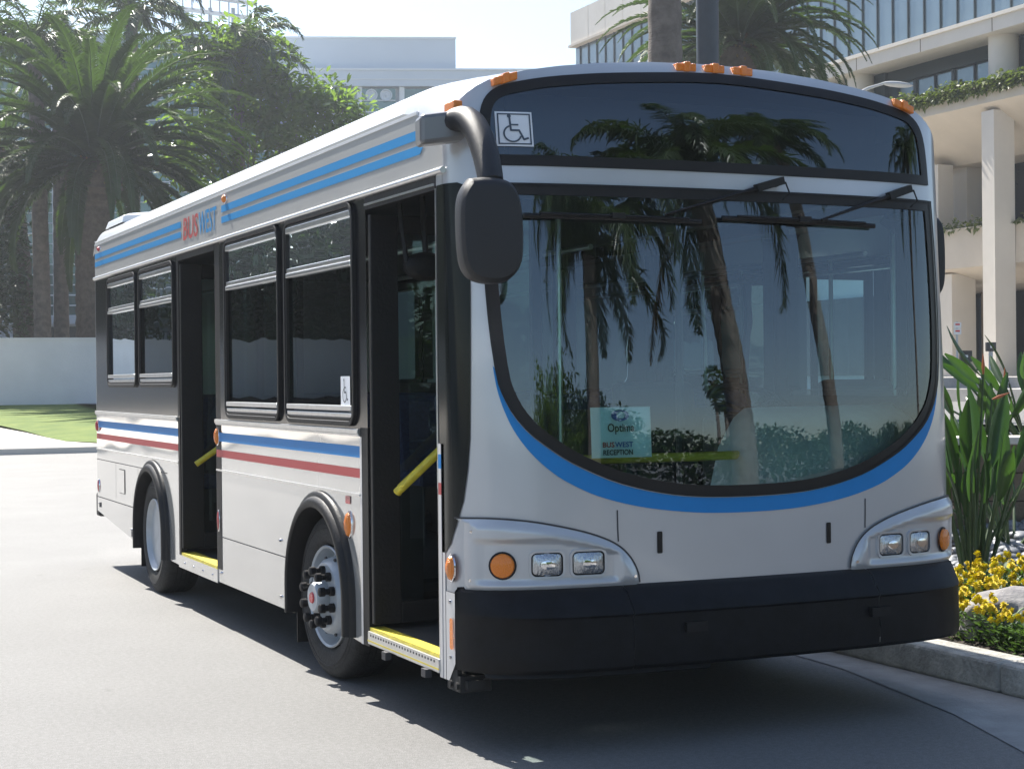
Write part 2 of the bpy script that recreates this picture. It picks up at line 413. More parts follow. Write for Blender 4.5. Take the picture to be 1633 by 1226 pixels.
def roofz(x):
    u = min(1, abs(x-1.25)/1.25); return 2.912-.16*u*u-.135*u**14
def mirror(L): return L+[(2.5-x, z) for x, z in reversed(L)]
def chaikin(L, it=2):
    for _ in range(it):
        o = [L[0]]
        for a, b in zip(L, L[1:]): o += [(a[0]*.75+b[0]*.25, a[1]*.75+b[1]*.25), (a[0]*.25+b[0]*.75, a[1]*.25+b[1]*.75)]
        L = o+[L[-1]]
    return L
def dedup(L):
    o = []
    for p in L:
        if not o or math.hypot(p[0]-o[-1][0], p[1]-o[-1][1]) > 1e-4: o.append(p)
    if math.hypot(o[0][0]-o[-1][0], o[0][1]-o[-1][1]) < 1e-4: o.pop()
    return o
def inset(L, d):
    n = len(L); out = []; ar = sum(L[i][0]*L[(i+1) % n][1]-L[(i+1) % n][0]*L[i][1] for i in range(n)); sg = 1 if ar > 0 else -1
    for i in range(n):
        a, c, b = Vector(L[i-1]), Vector(L[i]), Vector(L[(i+1) % n])
        e1 = (c-a).normalized(); e2 = (b-c).normalized(); n1 = Vector((-e1.y, e1.x)); n2 = Vector((-e2.y, e2.x)); nn = (n1+n2).normalized()
        q = c+nn*sg*d/max(.5, nn.dot(n1)); out.append((q.x, q.y))
    return out
WSH = [(.115, 2.33), (.112, 2.15), (.115, 1.94), (.124, 1.72), (.144, 1.52), (.165, 1.45), (.20, 1.375), (.26, 1.30), (.33, 1.245), (.41, 1.19), (.50, 1.145), (.62, 1.095), (.747, 1.06), (.86, 1.038), (.97, 1.024), (1.1, 1.017), (1.25, 1.015)]
DST = [(.116, 2.408), (.116, 2.54), (.122, 2.62), (.137, 2.675), (.165, 2.715), (.205, 2.742), (.254, 2.757), (.33, 2.775), (.453, 2.797), (.65, 2.82), (.8, 2.832), (.943, 2.842), (1.1, 2.852), (1.25, 2.856)]
STR = [(.128, 1.58), (.1335, 1.53), (.140, 1.48), (.160, 1.40), (.198, 1.305), (.265, 1.21), (.36, 1.125), (.45, 1.075), (.55, 1.03), (.743, .98), (.966, .952), (1.12, .944), (1.25, .943)]
WS = dedup(mirror(chaikin(WSH, 1))); DS = dedup(mirror(chaikin(DST, 1)))
U = chaikin(WSH, 1)
# ---- front body: silver shell with the two glass openings
fo = [(x, roofz(x)-.004) for x in [0, .004, .012, .025, .05, .08, .12, .17, .24, .34, .5, .7, .95, 1.25]]
fo = mirror(fo)
patch('front_panel', M['silver'], bus, [(0, .64)]+fo+[(2.5, .64)], [WS, DS], st=.05)
gask = patch('windscreen_gasket', M['frit'], bus, WS, [inset(WS, .045)], off=.006, st=.03)
wsg = patch('windscreen', M['ws'], bus, inset(WS, .040), off=.001, st=.05)
patch('gasket_lip', M['rubber'], gask, inset(WS, -.004), [inset(WS, .008)], off=.011, st=.03)
patch('destination_gasket', M['frit'], bus, DS, [inset(DS, .045)], off=.006, st=.03)
patch('destination_window', M['dest'], bus, inset(DS, .040), off=.001, st=.05)
lower = chaikin(STR, 2); upl = [p for p in U if p[1] < 1.58]
str_out = dedup(mirror(lower)+list(reversed(mirror([(p[0]-.002, p[1]-.007) for p in upl]))))
patch('windscreen_stripe', M['blue'], bus, str_out, off=.003, st=.03)
# dark quarter glass on the left corner
qg = [(0, .80), (.004, .84), (.014, .92), (.030, 1.02), (.042, 1.15), (.050, 1.28), (.062, 1.8), (.072, 2.20), (.073, 2.28), (.062, 2.325), (.035, 2.34), (0, 2.34)]
M['cg'] = mat('dark corner glass', (.010, .013, .012), .12, spec=.18)
patch('corner_glass', M['cg'], bus, qg, off=.004, st=.03)
spatch('corner_glass', M['cg'], bus, [(.168, .80), (.222, .80), (.222, 2.34), (.168, 2.34)], off=.004)
# seams, slots
def seam(pts, wd=.004, off=.002, parent=bus, mt='seam', nm='panel_seam'):
    L = []; Rr = []
    for i, p in enumerate(pts):
        a, b = Vector(pts[max(0, i-1)]), Vector(pts[min(len(pts)-1, i+1)]); t = (b-a).normalized(); n = Vector((-t.y, t.x))*wd/2
        L.append((p[0]+n.x, p[1]+n.y)); Rr.append((p[0]-n.x, p[1]-n.y))
    P = [[S(q[0], q[1], off) for q in L], [S(q[0], q[1], off) for q in Rr]]
    g = MB(); g.grid(P); return g.build(nm, M[mt], parent)
HL = [(.012, .952), (.10, .957), (.242, .944), (.396, .913), (.52, .880), (.62, .838), (.68, .785), (.715, .72), (.722, .672)]
for sgn in (0, 1):
    mx = (lambda L: [(2.5-x, z) for x, z in L]) if sgn else (lambda L: L)
    H = chaikin(HL, 2)
    full = H+[(.70, .658), (.4, .652), (.10, .652), (.035, .655), (.030, .67), (.028, .85), (.03, .93)]
    PL = dedup(mx(full))
    def sd(a, b, p, q):
        ux, uz = q[0]-p[0], q[1]-p[1]; l = ux*ux+uz*uz or 1e-9; t = max(0, min(1, ((a-p[0])*ux+(b-p[1])*uz)/l)); return math.hypot(a-p[0]-t*ux, b-p[1]-t*uz)
    def hof(a, b, PL=PL, sgn=sgn):
        d = min(sd(a, b, PL[i-1], PL[i]) for i in range(len(PL))); xx = 2.5-a if sgn else a
        def ss(v, lo, hi): t = max(0, min(1, (v-lo)/(hi-lo))); return t*t*(3-2*t)
        top = .872-.30*max(0, xx-.32)**1.3
        rec = ss(xx, .045, .09)*(1-ss(xx, .60, .65))*ss(b, .672, .700)*(1-ss(b, top-.022, top))
        return .006+.024*math.sin(min(1, d/.05)*math.pi/2)*(1-rec)+.003*rec
    hfn = lambda a, b: S(a, b, hof(a, b))
    def hnf(a, b):
        e = .004; n = (hfn(a+e, b)-hfn(a-e, b)).cross(hfn(a, b+e)-hfn(a, b-e)).normalized(); return n if n.y < 0 else -n
    hs = patch('headlight_housing', M['silver'], bus, PL, st=.013, fn=hfn, nf=hnf)
    seam(mx(H), .007, .0105, nm='housing_seam'); 
    seam(mx([(.63, .845), (.628, .90), (.627, .975)]), .006)
    g = MB(); n = 20
    for x, z in ((.055, .90), (.05, .70), (.695, .70)):
        x = 2.5-x if sgn else x; c = S(x, z, hof(x, z)+.002); g = MB(); g.lathe([(-.004, .001), (-.004, .007), (.002, .006)], c, 'y', 8); g.build('screw', M['chrome'], hs)
    # amber indicator
    x = 2.5-.148 if sgn else .148; c = S(x, .762, .008); nv = SN(x, .762); 
    tv = Vector((0, 0, 1)).cross(nv).normalized(); 
    def disc(g, c, nv, prof, n=24, sc=(1, 1)):
        tv = Vector((0, 0, 1)).cross(nv).normalized(); uv = nv.cross(tv)
        rows = [[c+nv*a+tv*(r*math.cos(2*math.pi*k/n)*sc[0])+uv*(r*math.sin(2*math.pi*k/n)*sc[1]) for k in range(n)] for a, r in prof]
        g.grid(rows, closed=True); return g
    g = disc(MB(), c, nv, [(0, .05), (.014, .0495), (.02, .046), (.026, .03), (.028, .0005)])
    g.build('turn_signal', M['amber'], bus, smooth=True)
    g = disc(MB(), c, nv, [(.005, .058), (.008, .056), (.008, .05)]); g.build('signal_rim', M['rubber'], hs, smooth=True)
    for xa, xb in ((.25, .385), (.418, .565)):
        if sgn: xa, xb = 2.5-xb, 2.5-xa
        cx = (xa+xb)/2; hw = (xb-xa)/2
        bul = lambda k, d: (lambda a, b: S(a, b, k+d*max(0, 1-((a-cx)/hw)**2)*max(0, 1-((b-.7635)/.052)**2)))
        def bn(a, b, f=bul(.010, .020)):
            e = .002; t1 = f(a+e, b)-f(a-e, b); t2 = f(a, b+e)-f(a, b-e); n = t1.cross(t2).normalized(); return n if n.y < 0 else -n
        rr = rrect(xa+.003, xb-.003, .715, .812, .022)
        hl = patch('headlight', M['lampglass'], bus, rr, st=.012, fn=bul(.010, .020), nf=bn)
        g = MB(); ro = rrect(xa-.006, xb+.006, .706, .821, .026); ri = rrect(xa+.003, xb-.003, .715, .812, .022)
        g.grid([[S(p[0], p[1], .008) for p in ro], [S(p[0], p[1], .019) for p in ro], [S(p[0], p[1], .018) for p in ri], [S(p[0], p[1], .009) for p in ri]], closed=True)
        g.build('headlight_bezel', M['silver'], hl, smooth=True)
        g = MB(); ri2 = rrect(xa+.008, xb-.008, .720, .807, .018); g.grid([[S(p[0], p[1], .0135) for p in ri], [S(p[0], p[1], .0165) for p in ri2]], closed=True); g.build('lamp_seal', M['rubber'], hl)
        patch('bulb_reflector', M['chrome'], hl, [(cx+.030*math.cos(k*.3142), .7635+.019*math.sin(k*.3142)) for k in range(20)], st=.008, fn=bul(.0125, .020), nf=bn)
for x0, x1 in ((.803, .836), (1.650, 1.683)):
    patch('tow_slot', M['frit'], bus, rrect(x0+.004, x1-.004, .787, .879, .006), off=.003, st=.03)
# corner strips seam
# ---- bumper
def bump(x, k):
    prof = [(-.01, .668), (.02, .662), (.05, .650), (.115, .570), (.120, .558), (.112, .548), (.118, .42), (.115, .345), (.10, .33), (-.02, .325)]
    off, z = prof[k]; u = abs(x-1.25)/1.25
    y = raw(x, .66)-off*(1-.35*u**10)
    if x < .002 or x > 2.498: y = min(y, .06)
    ex = .018*u**6*(off > .03)
    return Vector((x+(ex if x > 1.25 else -ex*.6), min(y, .055), z))
bx = [0, .002, .008, .02, .04, .07, .11, .17, .25, .4, .637]; bx2 = [.640]+[.64+i*.122 for i in range(1, 10)]+[1.857]
segs = [bx, [.6405]+[.64+i*.122 for i in range(1, 10)]+[1.8585], [2.5-x for x in reversed(bx)]]
for sx in segs:
    g = MB(); g.grid([[bump(x, k) for x in sx] for k in range(10)])
    o = g.build('bumper', M['bumper'], bus, smooth=True)
g = MB(); g.grid([[bump(x, 8)+Vector((0, dy, dz)) for x in bx[5:]+bx2[:4]] for dy, dz in ((.02, .0), (.012, -.018), (.04, -.03))]); g.build('bumper_lip', M['rubber'], bus)
for x in (.92, 1.85):
    g = MB(); g.box((x-.05, -.325, .47), (x+.05, -.30, .51)); g.build('bumper_recess', M['rubber'], bus)
g = MB(); g.box((.06, .08, .60), (2.44, .2, .67)); g.box((.0, .06, .30), (.02, .17, .64)); 
g.box((2.48, .06, .30), (2.5, .3, .64)); g.build('bumper_mount', M['under'], bus)
spatch('bumper_side_panel', M['silver'], bus, [(.062, .64), (.168, .64), (.168, .27), (.14, .27), (.062, .36)], off=.004)
g = MB(); g.box((.0, .03, .235), (.14, .17, .30)); g.box((.02, .0, .25), (.10, .06, .285)); g.tube([(.0, .05, .262), (-.012, .05, .262)], .014, 10); g.tube([(.0, .12, .262), (-.012, .12, .262)], .014, 10); g.build('skid_bracket', M['under'], bus)
# ---- roof
def zmain(x):
    u = min(1, abs(x-1.25)/1.25); return 2.872-.05*u*u-.05*u**12-.085*u**40
XR = sorted(set([round(v, 4) for x in [0, .002, .008, .02, .035, .055, .08, .12, .17, .24, .34, .5, .7, .95, 1.25] for v in (x, 2.5-x)]))
g = MB(); rows = []
for j in range(9):
    t = j/8; e = t*t*(3-2*t)
    rows.append([(fx(x), raw(x, roofz(x)-.004)*(1-t)+.62*t, (roofz(x)-.004)*(1-e)+zmain(x)*e+.018*math.sin(math.pi*min(1, t*1.0))*(1-(abs(x-1.25)/1.25)**8)) for x in XR])
g.grid(rows); g.build('front_cap', M['silver'], bus, smooth=True)
g = MB(); rows = [[(fx(x), y, zmain(x)) for x in XR] for y in (.62, 2.2, 4.5, 6.5, 7.95)]
rows.append([(fx(x), 8.03, zmain(x)-.02) for x in XR]); rows.append([(fx(x), 8.08, zmain(x)-.10) for x in XR]); g.grid(rows)
g.build('roof', M['white'], bus, smooth=True)
g = MB(); g.box((-.004, .45, 2.672), (.012, 8.0, 2.686)); g.build('roof_gutter', M['white'], bus)
# raised ducts on the roof
def duct(name, x0, x1, y0, y1, h, mt):
    g = MB(); rr = []
    for (dx, dz) in ((0, 0), (.02, h*.7), (.09, h)):
        rr.append([(x0+dx, y0+dx*1.5, zmain(x0+.1)-.02+dz), (x1-dx, y0+dx*1.5, zmain(1.25)-.04+dz), (x1-dx, y1-dx*1.5, zmain(1.25)-.04+dz), (x0+dx, y1-dx*1.5, zmain(x0+.1)-.02+dz)])
    g.grid(rr, closed=True); n = len(g.v); g.f.append((n-4, n-3, n-2, n-1)); g.mi.append(0); return g.build(name, mt, bus, bevel=.01)
duct('roof_duct', .22, 2.28, 1.3, 6.6, .075, M['white']); duct('roof_vent', .06, .5, 7.15, 7.85, .085, M['white'])
# ---- side walls
M['fascia'] = mat('fascia panel', (.43, .425, .41), .38, .12, var=.03, scale=2, spec=.4)
M['bracket'] = mat('grey bracket', (.20, .20, .205), .35, .4)
def fascia(side):
    if side == 0: spatch('side_fascia', M['fascia'], bus, [(.17, 2.40), (8.0, 2.40), (8.0, 2.70), (.62, 2.70), (.17, 2.61)], st=.4)
fascia(0)
g = MB(); g.add([(-.001, .17, 2.34), (-.001, .17, 2.40), (-.001, .30, 2.40), (-.001, .30, 2.34)], [(0, 1, 2, 3)]); g.build('cap_side', M['silver'], bus)
g = MB(); rows = []
for a in range(7):
    an = R(90*a/6); rows.append([(0+.09*(1-math.cos(an)), 7.995+.10*math.sin(an), z) for z in (.45, 1.2, 1.8, 2.4, 2.66, 2.72)])
g.grid(rows); g.grid([[(2.5-p[0], p[1], p[2]) for p in r] for r in rows]); g.box((.09, 8.05, .45), (2.41, 8.1, 2.75)); g.build('rear_panel', M['silver'], bus, smooth=True)
g = MB(); g.box((.01, 8.0, .40), (2.49, 8.13, .60)); g.build('rear_bumper', M['rubber'], bus, bevel=.02)
AC1, AC2 = 1.885, 5.85
def arch(cy, r, z0, n=18): 
    o = [(cy-r, z0)]
    for k in range(n+1): a = math.pi-math.pi*k/n; o.append((cy+r*math.cos(a), .44+r*math.sin(a)))
    return o+[(cy+r, z0)]
lowp = [(1.25, .27)]+arch(AC1, .47, .28)+[(2.36, .28), (3.975, .28), (3.975, 1.262), (1.25, 1.262)]
spatch('side_panel', M['silverside'], bus, dedup(lowp), st=.12)
lowr = [(5.02, .28)]+arch(AC2, .47, .29)+[(6.40, .31), (8.0, .455), (8.0, 1.262), (5.02, 1.262)]
spatch('side_panel', M['silverside'], bus, dedup(lowr), st=.12)
for y0, y1 in ((1.25, 3.975), (5.02, 8.0)):
    g = MB(); g.box((-.010, y0, 1.257), (.0, y1, 1.268)); g.box((-.016, y0, 1.268), (.0, y1, 1.292)); g.build('belt_rail', M['alu'], bus, bevel=.003)
g = MB(); g.tube([(-.008, y, 2.398) for y in (.14, 8.0)], .014, 10); g.build('window_rail', M['alu'], bus, smooth=True)
g = MB(); g.box((-.006, 3.975, .27), (.0, 5.02, .355)); 
o = g.build('door_sill', M['silverside'], bus)
def strip(nm, mt, y0, y1, z0, z1, off=.0025, y0b=None):
    spatch(nm, M[mt], bus, [(y0, z0), (y1, z0), (y1, z1), (y0 if y0b is None else y0b, z1)], off=off)
for y0, y1 in ((1.25, 3.975), (5.02, 7.99)):
    strip('blue_stripe', 'blue', y0, y1, 1.155, 1.210); strip('red_stripe', 'red', y0, y1, 1.058, 1.103)
    g = MB(); g.box((-.008, y0, .972), (0, y1, .982)); g.build('panel_bead', M['alu'], bus)
for z0, z1, ya, yb in ((2.562, 2.604, .34, .40), (2.496, 2.536, .42, .48)):
    strip('upper_stripe', 'bluetop', ya, 3.80, z0, z1, y0b=yb-.12); strip('upper_stripe', 'bluetop', 4.87, 7.99, z0, z1)
strip('panel_seam', 'seam', 2.36, 3.97, .562, .567); strip('panel_seam', 'seam', 6.42, 8.0, .57, .576); strip('panel_seam', 'seam', 5.37, 8.0, .885, .890); strip('panel_seam', 'seam', 6.35, 6.354, .57, .885)
strip('panel_seam', 'seam', 7.2, 7.204, .6, .885)
strip('access_hatch', 'silverside', 6.85, 7.05, .66, .84, off=.005); strip('hatch_seam', 'seam', 6.845, 7.055, .655, .845, off=.003)
g = MB()
for y, z in [(2.45, .65), (2.6, .65), (2.45, .34), (2.6, .34), (4.1, .31), (4.35, .31), (4.6, .31), (4.85, .31), (3.9, .34), (.12, .60), (.12, .37), (7.9, .52), (6.6, .40)]:
    g = MB(); g.lathe([(-.012, .002), (-.010, .008), (0, .010)], (0, y, z), 'x', 8); g.build('bolt', M['chrome'], bus, smooth=True)
g = MB(); g.box((-.006, 7.85, .49), (0, 7.9, .53)); g.box((-.006, 6.55, .345), (0, 6.6, .39)); g.build('jacking_mark', M['seam'], bus)
# black window band with openings
WIN = [(1.30, 2.43, 1.315, 2.375, 2.105), (2.56, 3.70, 1.315, 2.375, 2.105), (5.09, 6.20, 1.50, 2.35, 2.105), (6.33, 7.42, 1.50, 2.35, 2.105)]
spatch('window_band', M['blackgloss'], bus, [(1.14, 1.29), (3.87, 1.29), (3.87, 2.395), (1.14, 2.395)], [inset(rrect(*w_[:4], .07), .03) for w_ in WIN[:2]], off=.001, st=.3)
spatch('window_band', M['blackgloss'], bus, [(5.02, 1.29), (7.99, 1.29), (7.99, 2.395), (5.02, 2.395)], [inset(rrect(*w_[:4], .07), .03) for w_ in WIN[2:]], off=.001, st=.3)
def ringsolid(name, mt, parent, O, I, h0, h1):
    g = MB(); f = lambda L, o: [Vector((-o, p[0], p[1])) for p in L]
    g.grid([f(O, h0), f(O, h1*.8+h0*.2), f(inset(O, .004), h1), f(inset(I, -.004), h1), f(I, h1*.8+h0*.2), f(I, h0)], closed=True); return g.build(name, mt, parent, smooth=True)
for (y0, y1, z0, z1, zt) in WIN:
    O = rrect(y0, y1, z0, z1, .075)
    wnd = ringsolid('side_window', M['rubber'], bus, inset(O, -.012), inset(O, .014), -.002, .020)
    ringsolid('window_frame', M['frit'], wnd, inset(O, .016), inset(O, .030), -.002, .015)
    for a, b, h in ((z0+.030, z0+.052, .016), (z0+.062, z0+.088, .020), (z1-.062, z1-.030, .017)): g = MB(); g.box((-h, y0+.03, a), (.01, y1-.03, b)); g.build('sash_bar', M['alu'], wnd, bevel=.004)
    g = MB(); g.box((-.018, y0+.03, zt-.028), (.01, y1-.03, zt-.004)); g.box((-.012, y0+.03, zt-.004), (.01, y1-.03, zt+.022)); g.build('transom', M['alu'], wnd, bevel=.004)
    g = MB(); g.add([(.004, y0+.02, zt), (.004, y1-.02, zt), (.004, y1-.02, z0+.02), (.004, y0+.02, z0+.02)], [(0, 1, 2, 3)])
    g.add([(-.003, y0+.02, zt), (-.003, y1-.02, zt), (-.003, y1-.02, z1-.02), (-.003, y0+.02, z1-.02)], [(0, 1, 2, 3)])
    g.build('window_pane', M['side'], wnd)
# right hand wall (simple but real)
RW = [(.36, 1.38, 1.42, 2.32), (1.55, 2.75, 1.32, 2.32), (2.9, 4.1, 1.32, 2.32), (4.25, 5.45, 1.32, 2.32), (5.6, 6.8, 1.5, 2.32), (6.95, 7.7, 1.5, 2.32)]
def rp(name, mt, outer, holes=(), x=2.53, st=.4):
    return patch(name, mt, bus, outer, holes, 0, st, (lambda a, b: Vector((x, a, b))), (lambda a, b: Vector((1, 0, 0))), warp=False)
rp('offside_panel', M['silverside'], dedup([(.17, .27), (1.2, .27)]+arch(AC1, .47, .28)+arch(AC2, .47, .29)+[(8.0, .455), (8.0, 1.27), (.17, 1.27)]), st=.2)
rp('offside_band', M['blackgloss'], [(.17, 1.27), (8, 1.27), (8, 2.4), (.17, 2.4)], [rrect(*q, .06) for q in RW])
rp('offside_fascia', M['silverside'], [(.17, 2.4), (8, 2.4), (8, 2.70), (.62, 2.70), (.17, 2.615)])
for q in RW:
    g = MB(); O = rrect(*q, .06); I = inset(O, .03); g.grid([[Vector((2.545, *p)) for p in inset(O, -.01)], [Vector((2.545, *p)) for p in I], [Vector((2.48, *p)) for p in I]], closed=True)
    wnd = g.build('offside_window', M['rubber'], bus, smooth=True)
    g = MB(); g.add([(2.52, q[0], q[2]), (2.52, q[1], q[2]), (2.52, q[1], q[3]), (2.52, q[0], q[3])], [(0, 1, 2, 3)]); g.build('window_pane', M['door' if q[0] < 1 else 'side'], wnd)
# ---- front door post, opening
PO = [('post_paint', 'silver', .27, 1.04), ('post_red', 'red', 1.04, 1.09), ('post_paint', 'silver', 1.09, 1.15), ('post_blue', 'blue', 1.15, 1.21), ('post_paint', 'silver', 1.21, 1.255)]
for nm, mt, z0, z1 in PO:
    g = MB(); g.box((-.006, .205, z0), (.03, .238, z1)); g.build(nm, M[mt], bus)
g = MB(); g.box((-.004, .175, .27), (.03, .203, 1.255)); g.build('post_edge', M['silver'], bus)
g = MB(); g.box((-.003, .205, 1.256), (.03, .235, 2.34)); g.build('post_upper', M['rubber'], bus); g = MB(); g.box((-.006, .236, .30), (.02, .2425, 2.33)); g.build('door_seal', M['alu'], bus)
g = MB(); g.box((-.002, 1.14, .36), (.05, 1.245, 1.30)); g.box((-.002, 1.14, .27), (.03, 1.245, .36)); g.build('door_jamb', M['rubber'], bus)
g = MB(); g.box((-.004, .24, 2.325), (.04, 1.14, 2.39)); g.build('door_header', M['rubber'], bus)
g = MB(); g.box((-.012, .25, 2.342), (-.004, 1.13, 2.352)); g.build('drip_rail', M['alu'], bus)
g = MB(); g.box((-.002, 3.87, .36), (.04, 3.99, 1.29)); g.box((-.001, 3.87, 1.29), (.04, 3.99, 2.395)); g.box((-.002, 4.965, .36), (.04, 5.02, 2.395)); g.box((-.003, 3.99, 2.345), (.04, 4.965, 2.39)); g.build('door_jamb', M['rubber'], bus)
# silver edge next to front door
g = MB(); g.box((-.003, 1.225, .27), (.0, 1.252, 1.255)); g.build('panel_edge', M['silver'], bus)
# sill and step
g = MB(); g.box((-.012, .24, .285), (.05, 1.14, .345)); stp = g.build('step_tread', M['alu'], bus, bevel=.004)
g = MB(); [g.tube([(-.0135, .29+.035*i, .330), (-.011, .29+.035*i, .330)], .006, 8) for i in range(24)]; [g.box((-.03, y, .25), (.0, y+.05, .285)) for y in (.35, .85)]; g.build('tread_hole', M['seam'], stp)
g = MB(); g.box((-.010, .24, .305), (-.0125, 1.14, .298)); g.box((.0, .24, .346), (.07, 1.14, .362)); g.build('step_edge', M['yellow'], bus)
g = MB(); g.box((-.0, 4.0, .340), (.09, 4.965, .372)); g.build('step_edge', M['yellow'], bus)
# ---- interior
g = MB(); g.box((.39, .1, .30), (2.11, 8.0, .352)); g.box((.05, .1, .301), (.39, 1.33, .3515)); g.box((.05, 2.42, .301), (.39, 5.28, .3515)); g.box((2.11, .1, .301), (2.46, 1.33, .3515)); g.box((2.11, 2.42, .301), (2.46, 5.28, .3515)); g.build('bus_floor', M['floor'], bus)
g = MB(); g.box((.38, .25, .24), (2.12, 8.0, .29)); g.box((.03, 2.40, .285), (.38, 5.30, .3)); g.box((.03, .25, .285), (.38, 1.35, .3)); g.box((2.12, 2.40, .285), (2.47, 5.30, .3)); g.box((2.12, .25, .285), (2.47, 1.35, .3)); g.build('underbody', M['under'], bus)
g = MB(); g.box((.02, .12, 2.41), (2.48, 8.0, 2.44)); g.build('ceiling_lining', M['innerdark'], bus)
g = MB(); g.box((.04, .10, 2.385), (2.46, .14, 2.43)); g.build('display_shelf', M['innerdark'], bus)
g = MB(); g.box((.30, .16, 2.46), (2.2, .2, 2.74)); g.build('destination_display', M['inner'], bus)
for cy, ys in ((AC1, 1), (AC2, 1)):
    for sx in (0, 1):
        g = MB(); x0, x1 = (.34, .36) if not sx else (2.14, 2.16); g.box((x0, cy-.52, .352), (x1, cy+.52, 1.0)); g.box((.01 if not sx else 2.16, cy-.52, .98), (.34 if not sx else 2.49, cy+.52, 1.0))
        g.box((.01 if not sx else 2.16, cy-.52, .3), (.34 if not sx else 2.49, cy-.50, .98)); g.box((.01 if not sx else 2.16, cy+.50, .3), (.34 if not sx else 2.49, cy+.52, .98)); g.build('wheel_box', M['innerdark'], bus)
# dashboard
g = MB(); rows = []
for i in range(19):
    x = 1.36+(2.44-1.36)*i/18; k = min(1, (x-1.36)/.20); h = 1.0+.38*math.sin(k*math.pi/2)**.6; yb = S(max(.06, min(2.44, x)), 1.1).y+.04
    rows.append([(x, yb+.02, .6), (x, yb, 1.0), (x, yb+.06, 1.0+(h-1.0)*.45), (x, yb+.20, 1.0+(h-1.0)*.85), (x, yb+.34, h), (x, yb+.44, h), (x, yb+.48, h-.04), (x, yb+.48, .36)])
g.grid(rows); g.build('dashboard', M['dash'], bus, smooth=True)
g = MB(); g.box((1.5, .46, .95), (2.3, .62, 1.34)); g.build('instrument_binnacle', M['innerdark'], bus, bevel=.03)
sw = MB(); c = Vector((1.92, .82, 1.36)); ax = Vector((0, -.5, .86)).normalized(); a1 = Vector((1, 0, 0)); a2 = ax.cross(a1)
sw.tube([c+a1*.23*math.cos(2*math.pi*k/32)+a2*.23*math.sin(2*math.pi*k/32) for k in range(33)], .016, 8, cap=False)
for k in range(3): sw.tube([c-ax*.02, c+(a1*math.cos(2*math.pi*k/3+.5)+a2*math.sin(2*math.pi*k/3+.5))*.23], .012, 6)
sw.tube([c, c-ax*.35], .035, 8); sw.build('steering_wheel', M['rubber'], bus, smooth=True)
def seat(x, y, w=.44, h=.55):
    g = MB(); g.box((x, y, .78), (x+w, y+.42, .88)); g.build('passenger_seat', M['seat'], bus, bevel=.03)
    s_ = bpy.data.objects[len(bpy.data.objects)-1] if False else None
    g = MB(); g.obox((x+w/2, y+.44, 1.12), (w/2, 0, 0), (0, .035, .0), (0, .06, .30)); g.build('seat_back', M['seat'], bus, bevel=.03)
    g = MB(); g.tube([(x+.1, y+.2, .35), (x+.1, y+.2, .78)], .02, 6); g.tube([(x+w-.1, y+.2, .35), (x+w-.1, y+.2, .78)], .02, 6); g.build('seat_leg', M['inner'], bus)
for y in (2.9, 3.7, 4.5, 5.3, 6.1, 6.9):
    seat(1.55, y); seat(2.0, y)
for y in (5.2, 6.1, 6.9): seat(.08, y, .42); seat(.52, y, .42)
for y in (2.5, 3.2): seat(.08, y, .42)
g = MB(); g.box((1.6, 1.15, .62), (2.1, 1.6, .76)); g.obox((1.85, 1.66, 1.12), (.24, 0, 0), (0, .06, 0), (0, .06, .38)); g.box((1.7, 1.3, .35), (2.0, 1.5, .62)); g.build('driver_seat', M['innerdark'], bus, bevel=.04)
g = MB(); g.box((1.42, 1.95, .36), (2.46, 1.98, 1.35)); g.build('driver_partition', M['innerdark'], bus)
for P in ([(.45, 1.3, .35), (.45, 1.3, 2.4)], [(.45, 3.95, .35), (.45, 3.95, 2.4)], [(1.4, 1.95, .35), (1.4, 1.95, 2.4)], [(.5, 5.1, .35), (.5, 5.1, 2.4)], [(1.5, 4.0, .8), (1.5, 4.0, 2.4)], [(.72, 1.3, 2.25), (.72, 7.5, 2.25)], [(1.6, 1.95, 2.25), (1.6, 7.5, 2.25)]):
    g = MB(); g.tube(P, .016, 8); g.build('grab_pole', M['alu'], bus, smooth=True)
g = MB(); g.tube([(.26, .20, 1.165), (.34, .17, 1.17), (1.2, .12, 1.17), (1.46, .14, 1.17)], .020, 8); g.build('yellow_grab_rail', M['yellow'], bus, smooth=True)
g = MB(); g.tube([(1.62, 1.02, .9), (1.62, 1.02, 2.35)], .022, 8); g.build('driver_pole', M['innerdark'], bus, smooth=True)
c = at(680, 425, 7.9); im = MB(); im.tube([(c.x-.12, c.y+.05, 2.40), c+Vector((-.10, 0, .02))], .012, 6); im.tube([(c.x+.12, c.y+.05, 2.40), c+Vector((.10, 0, .02))], .012, 6); im.tube([(c.x, c.y+.05, 2.40), c], .014, 6); im.build('mirror_bracket', M['rubber'], bus)
im = MB(); im.lathe([(-.03, .001), (-.028, .08), (-.01, .105), (.02, .11), (.025, .001)], c, 'y', 24, sc=(1, .62)); im.build('interior_mirror', M['rubber'], bus, smooth=True)
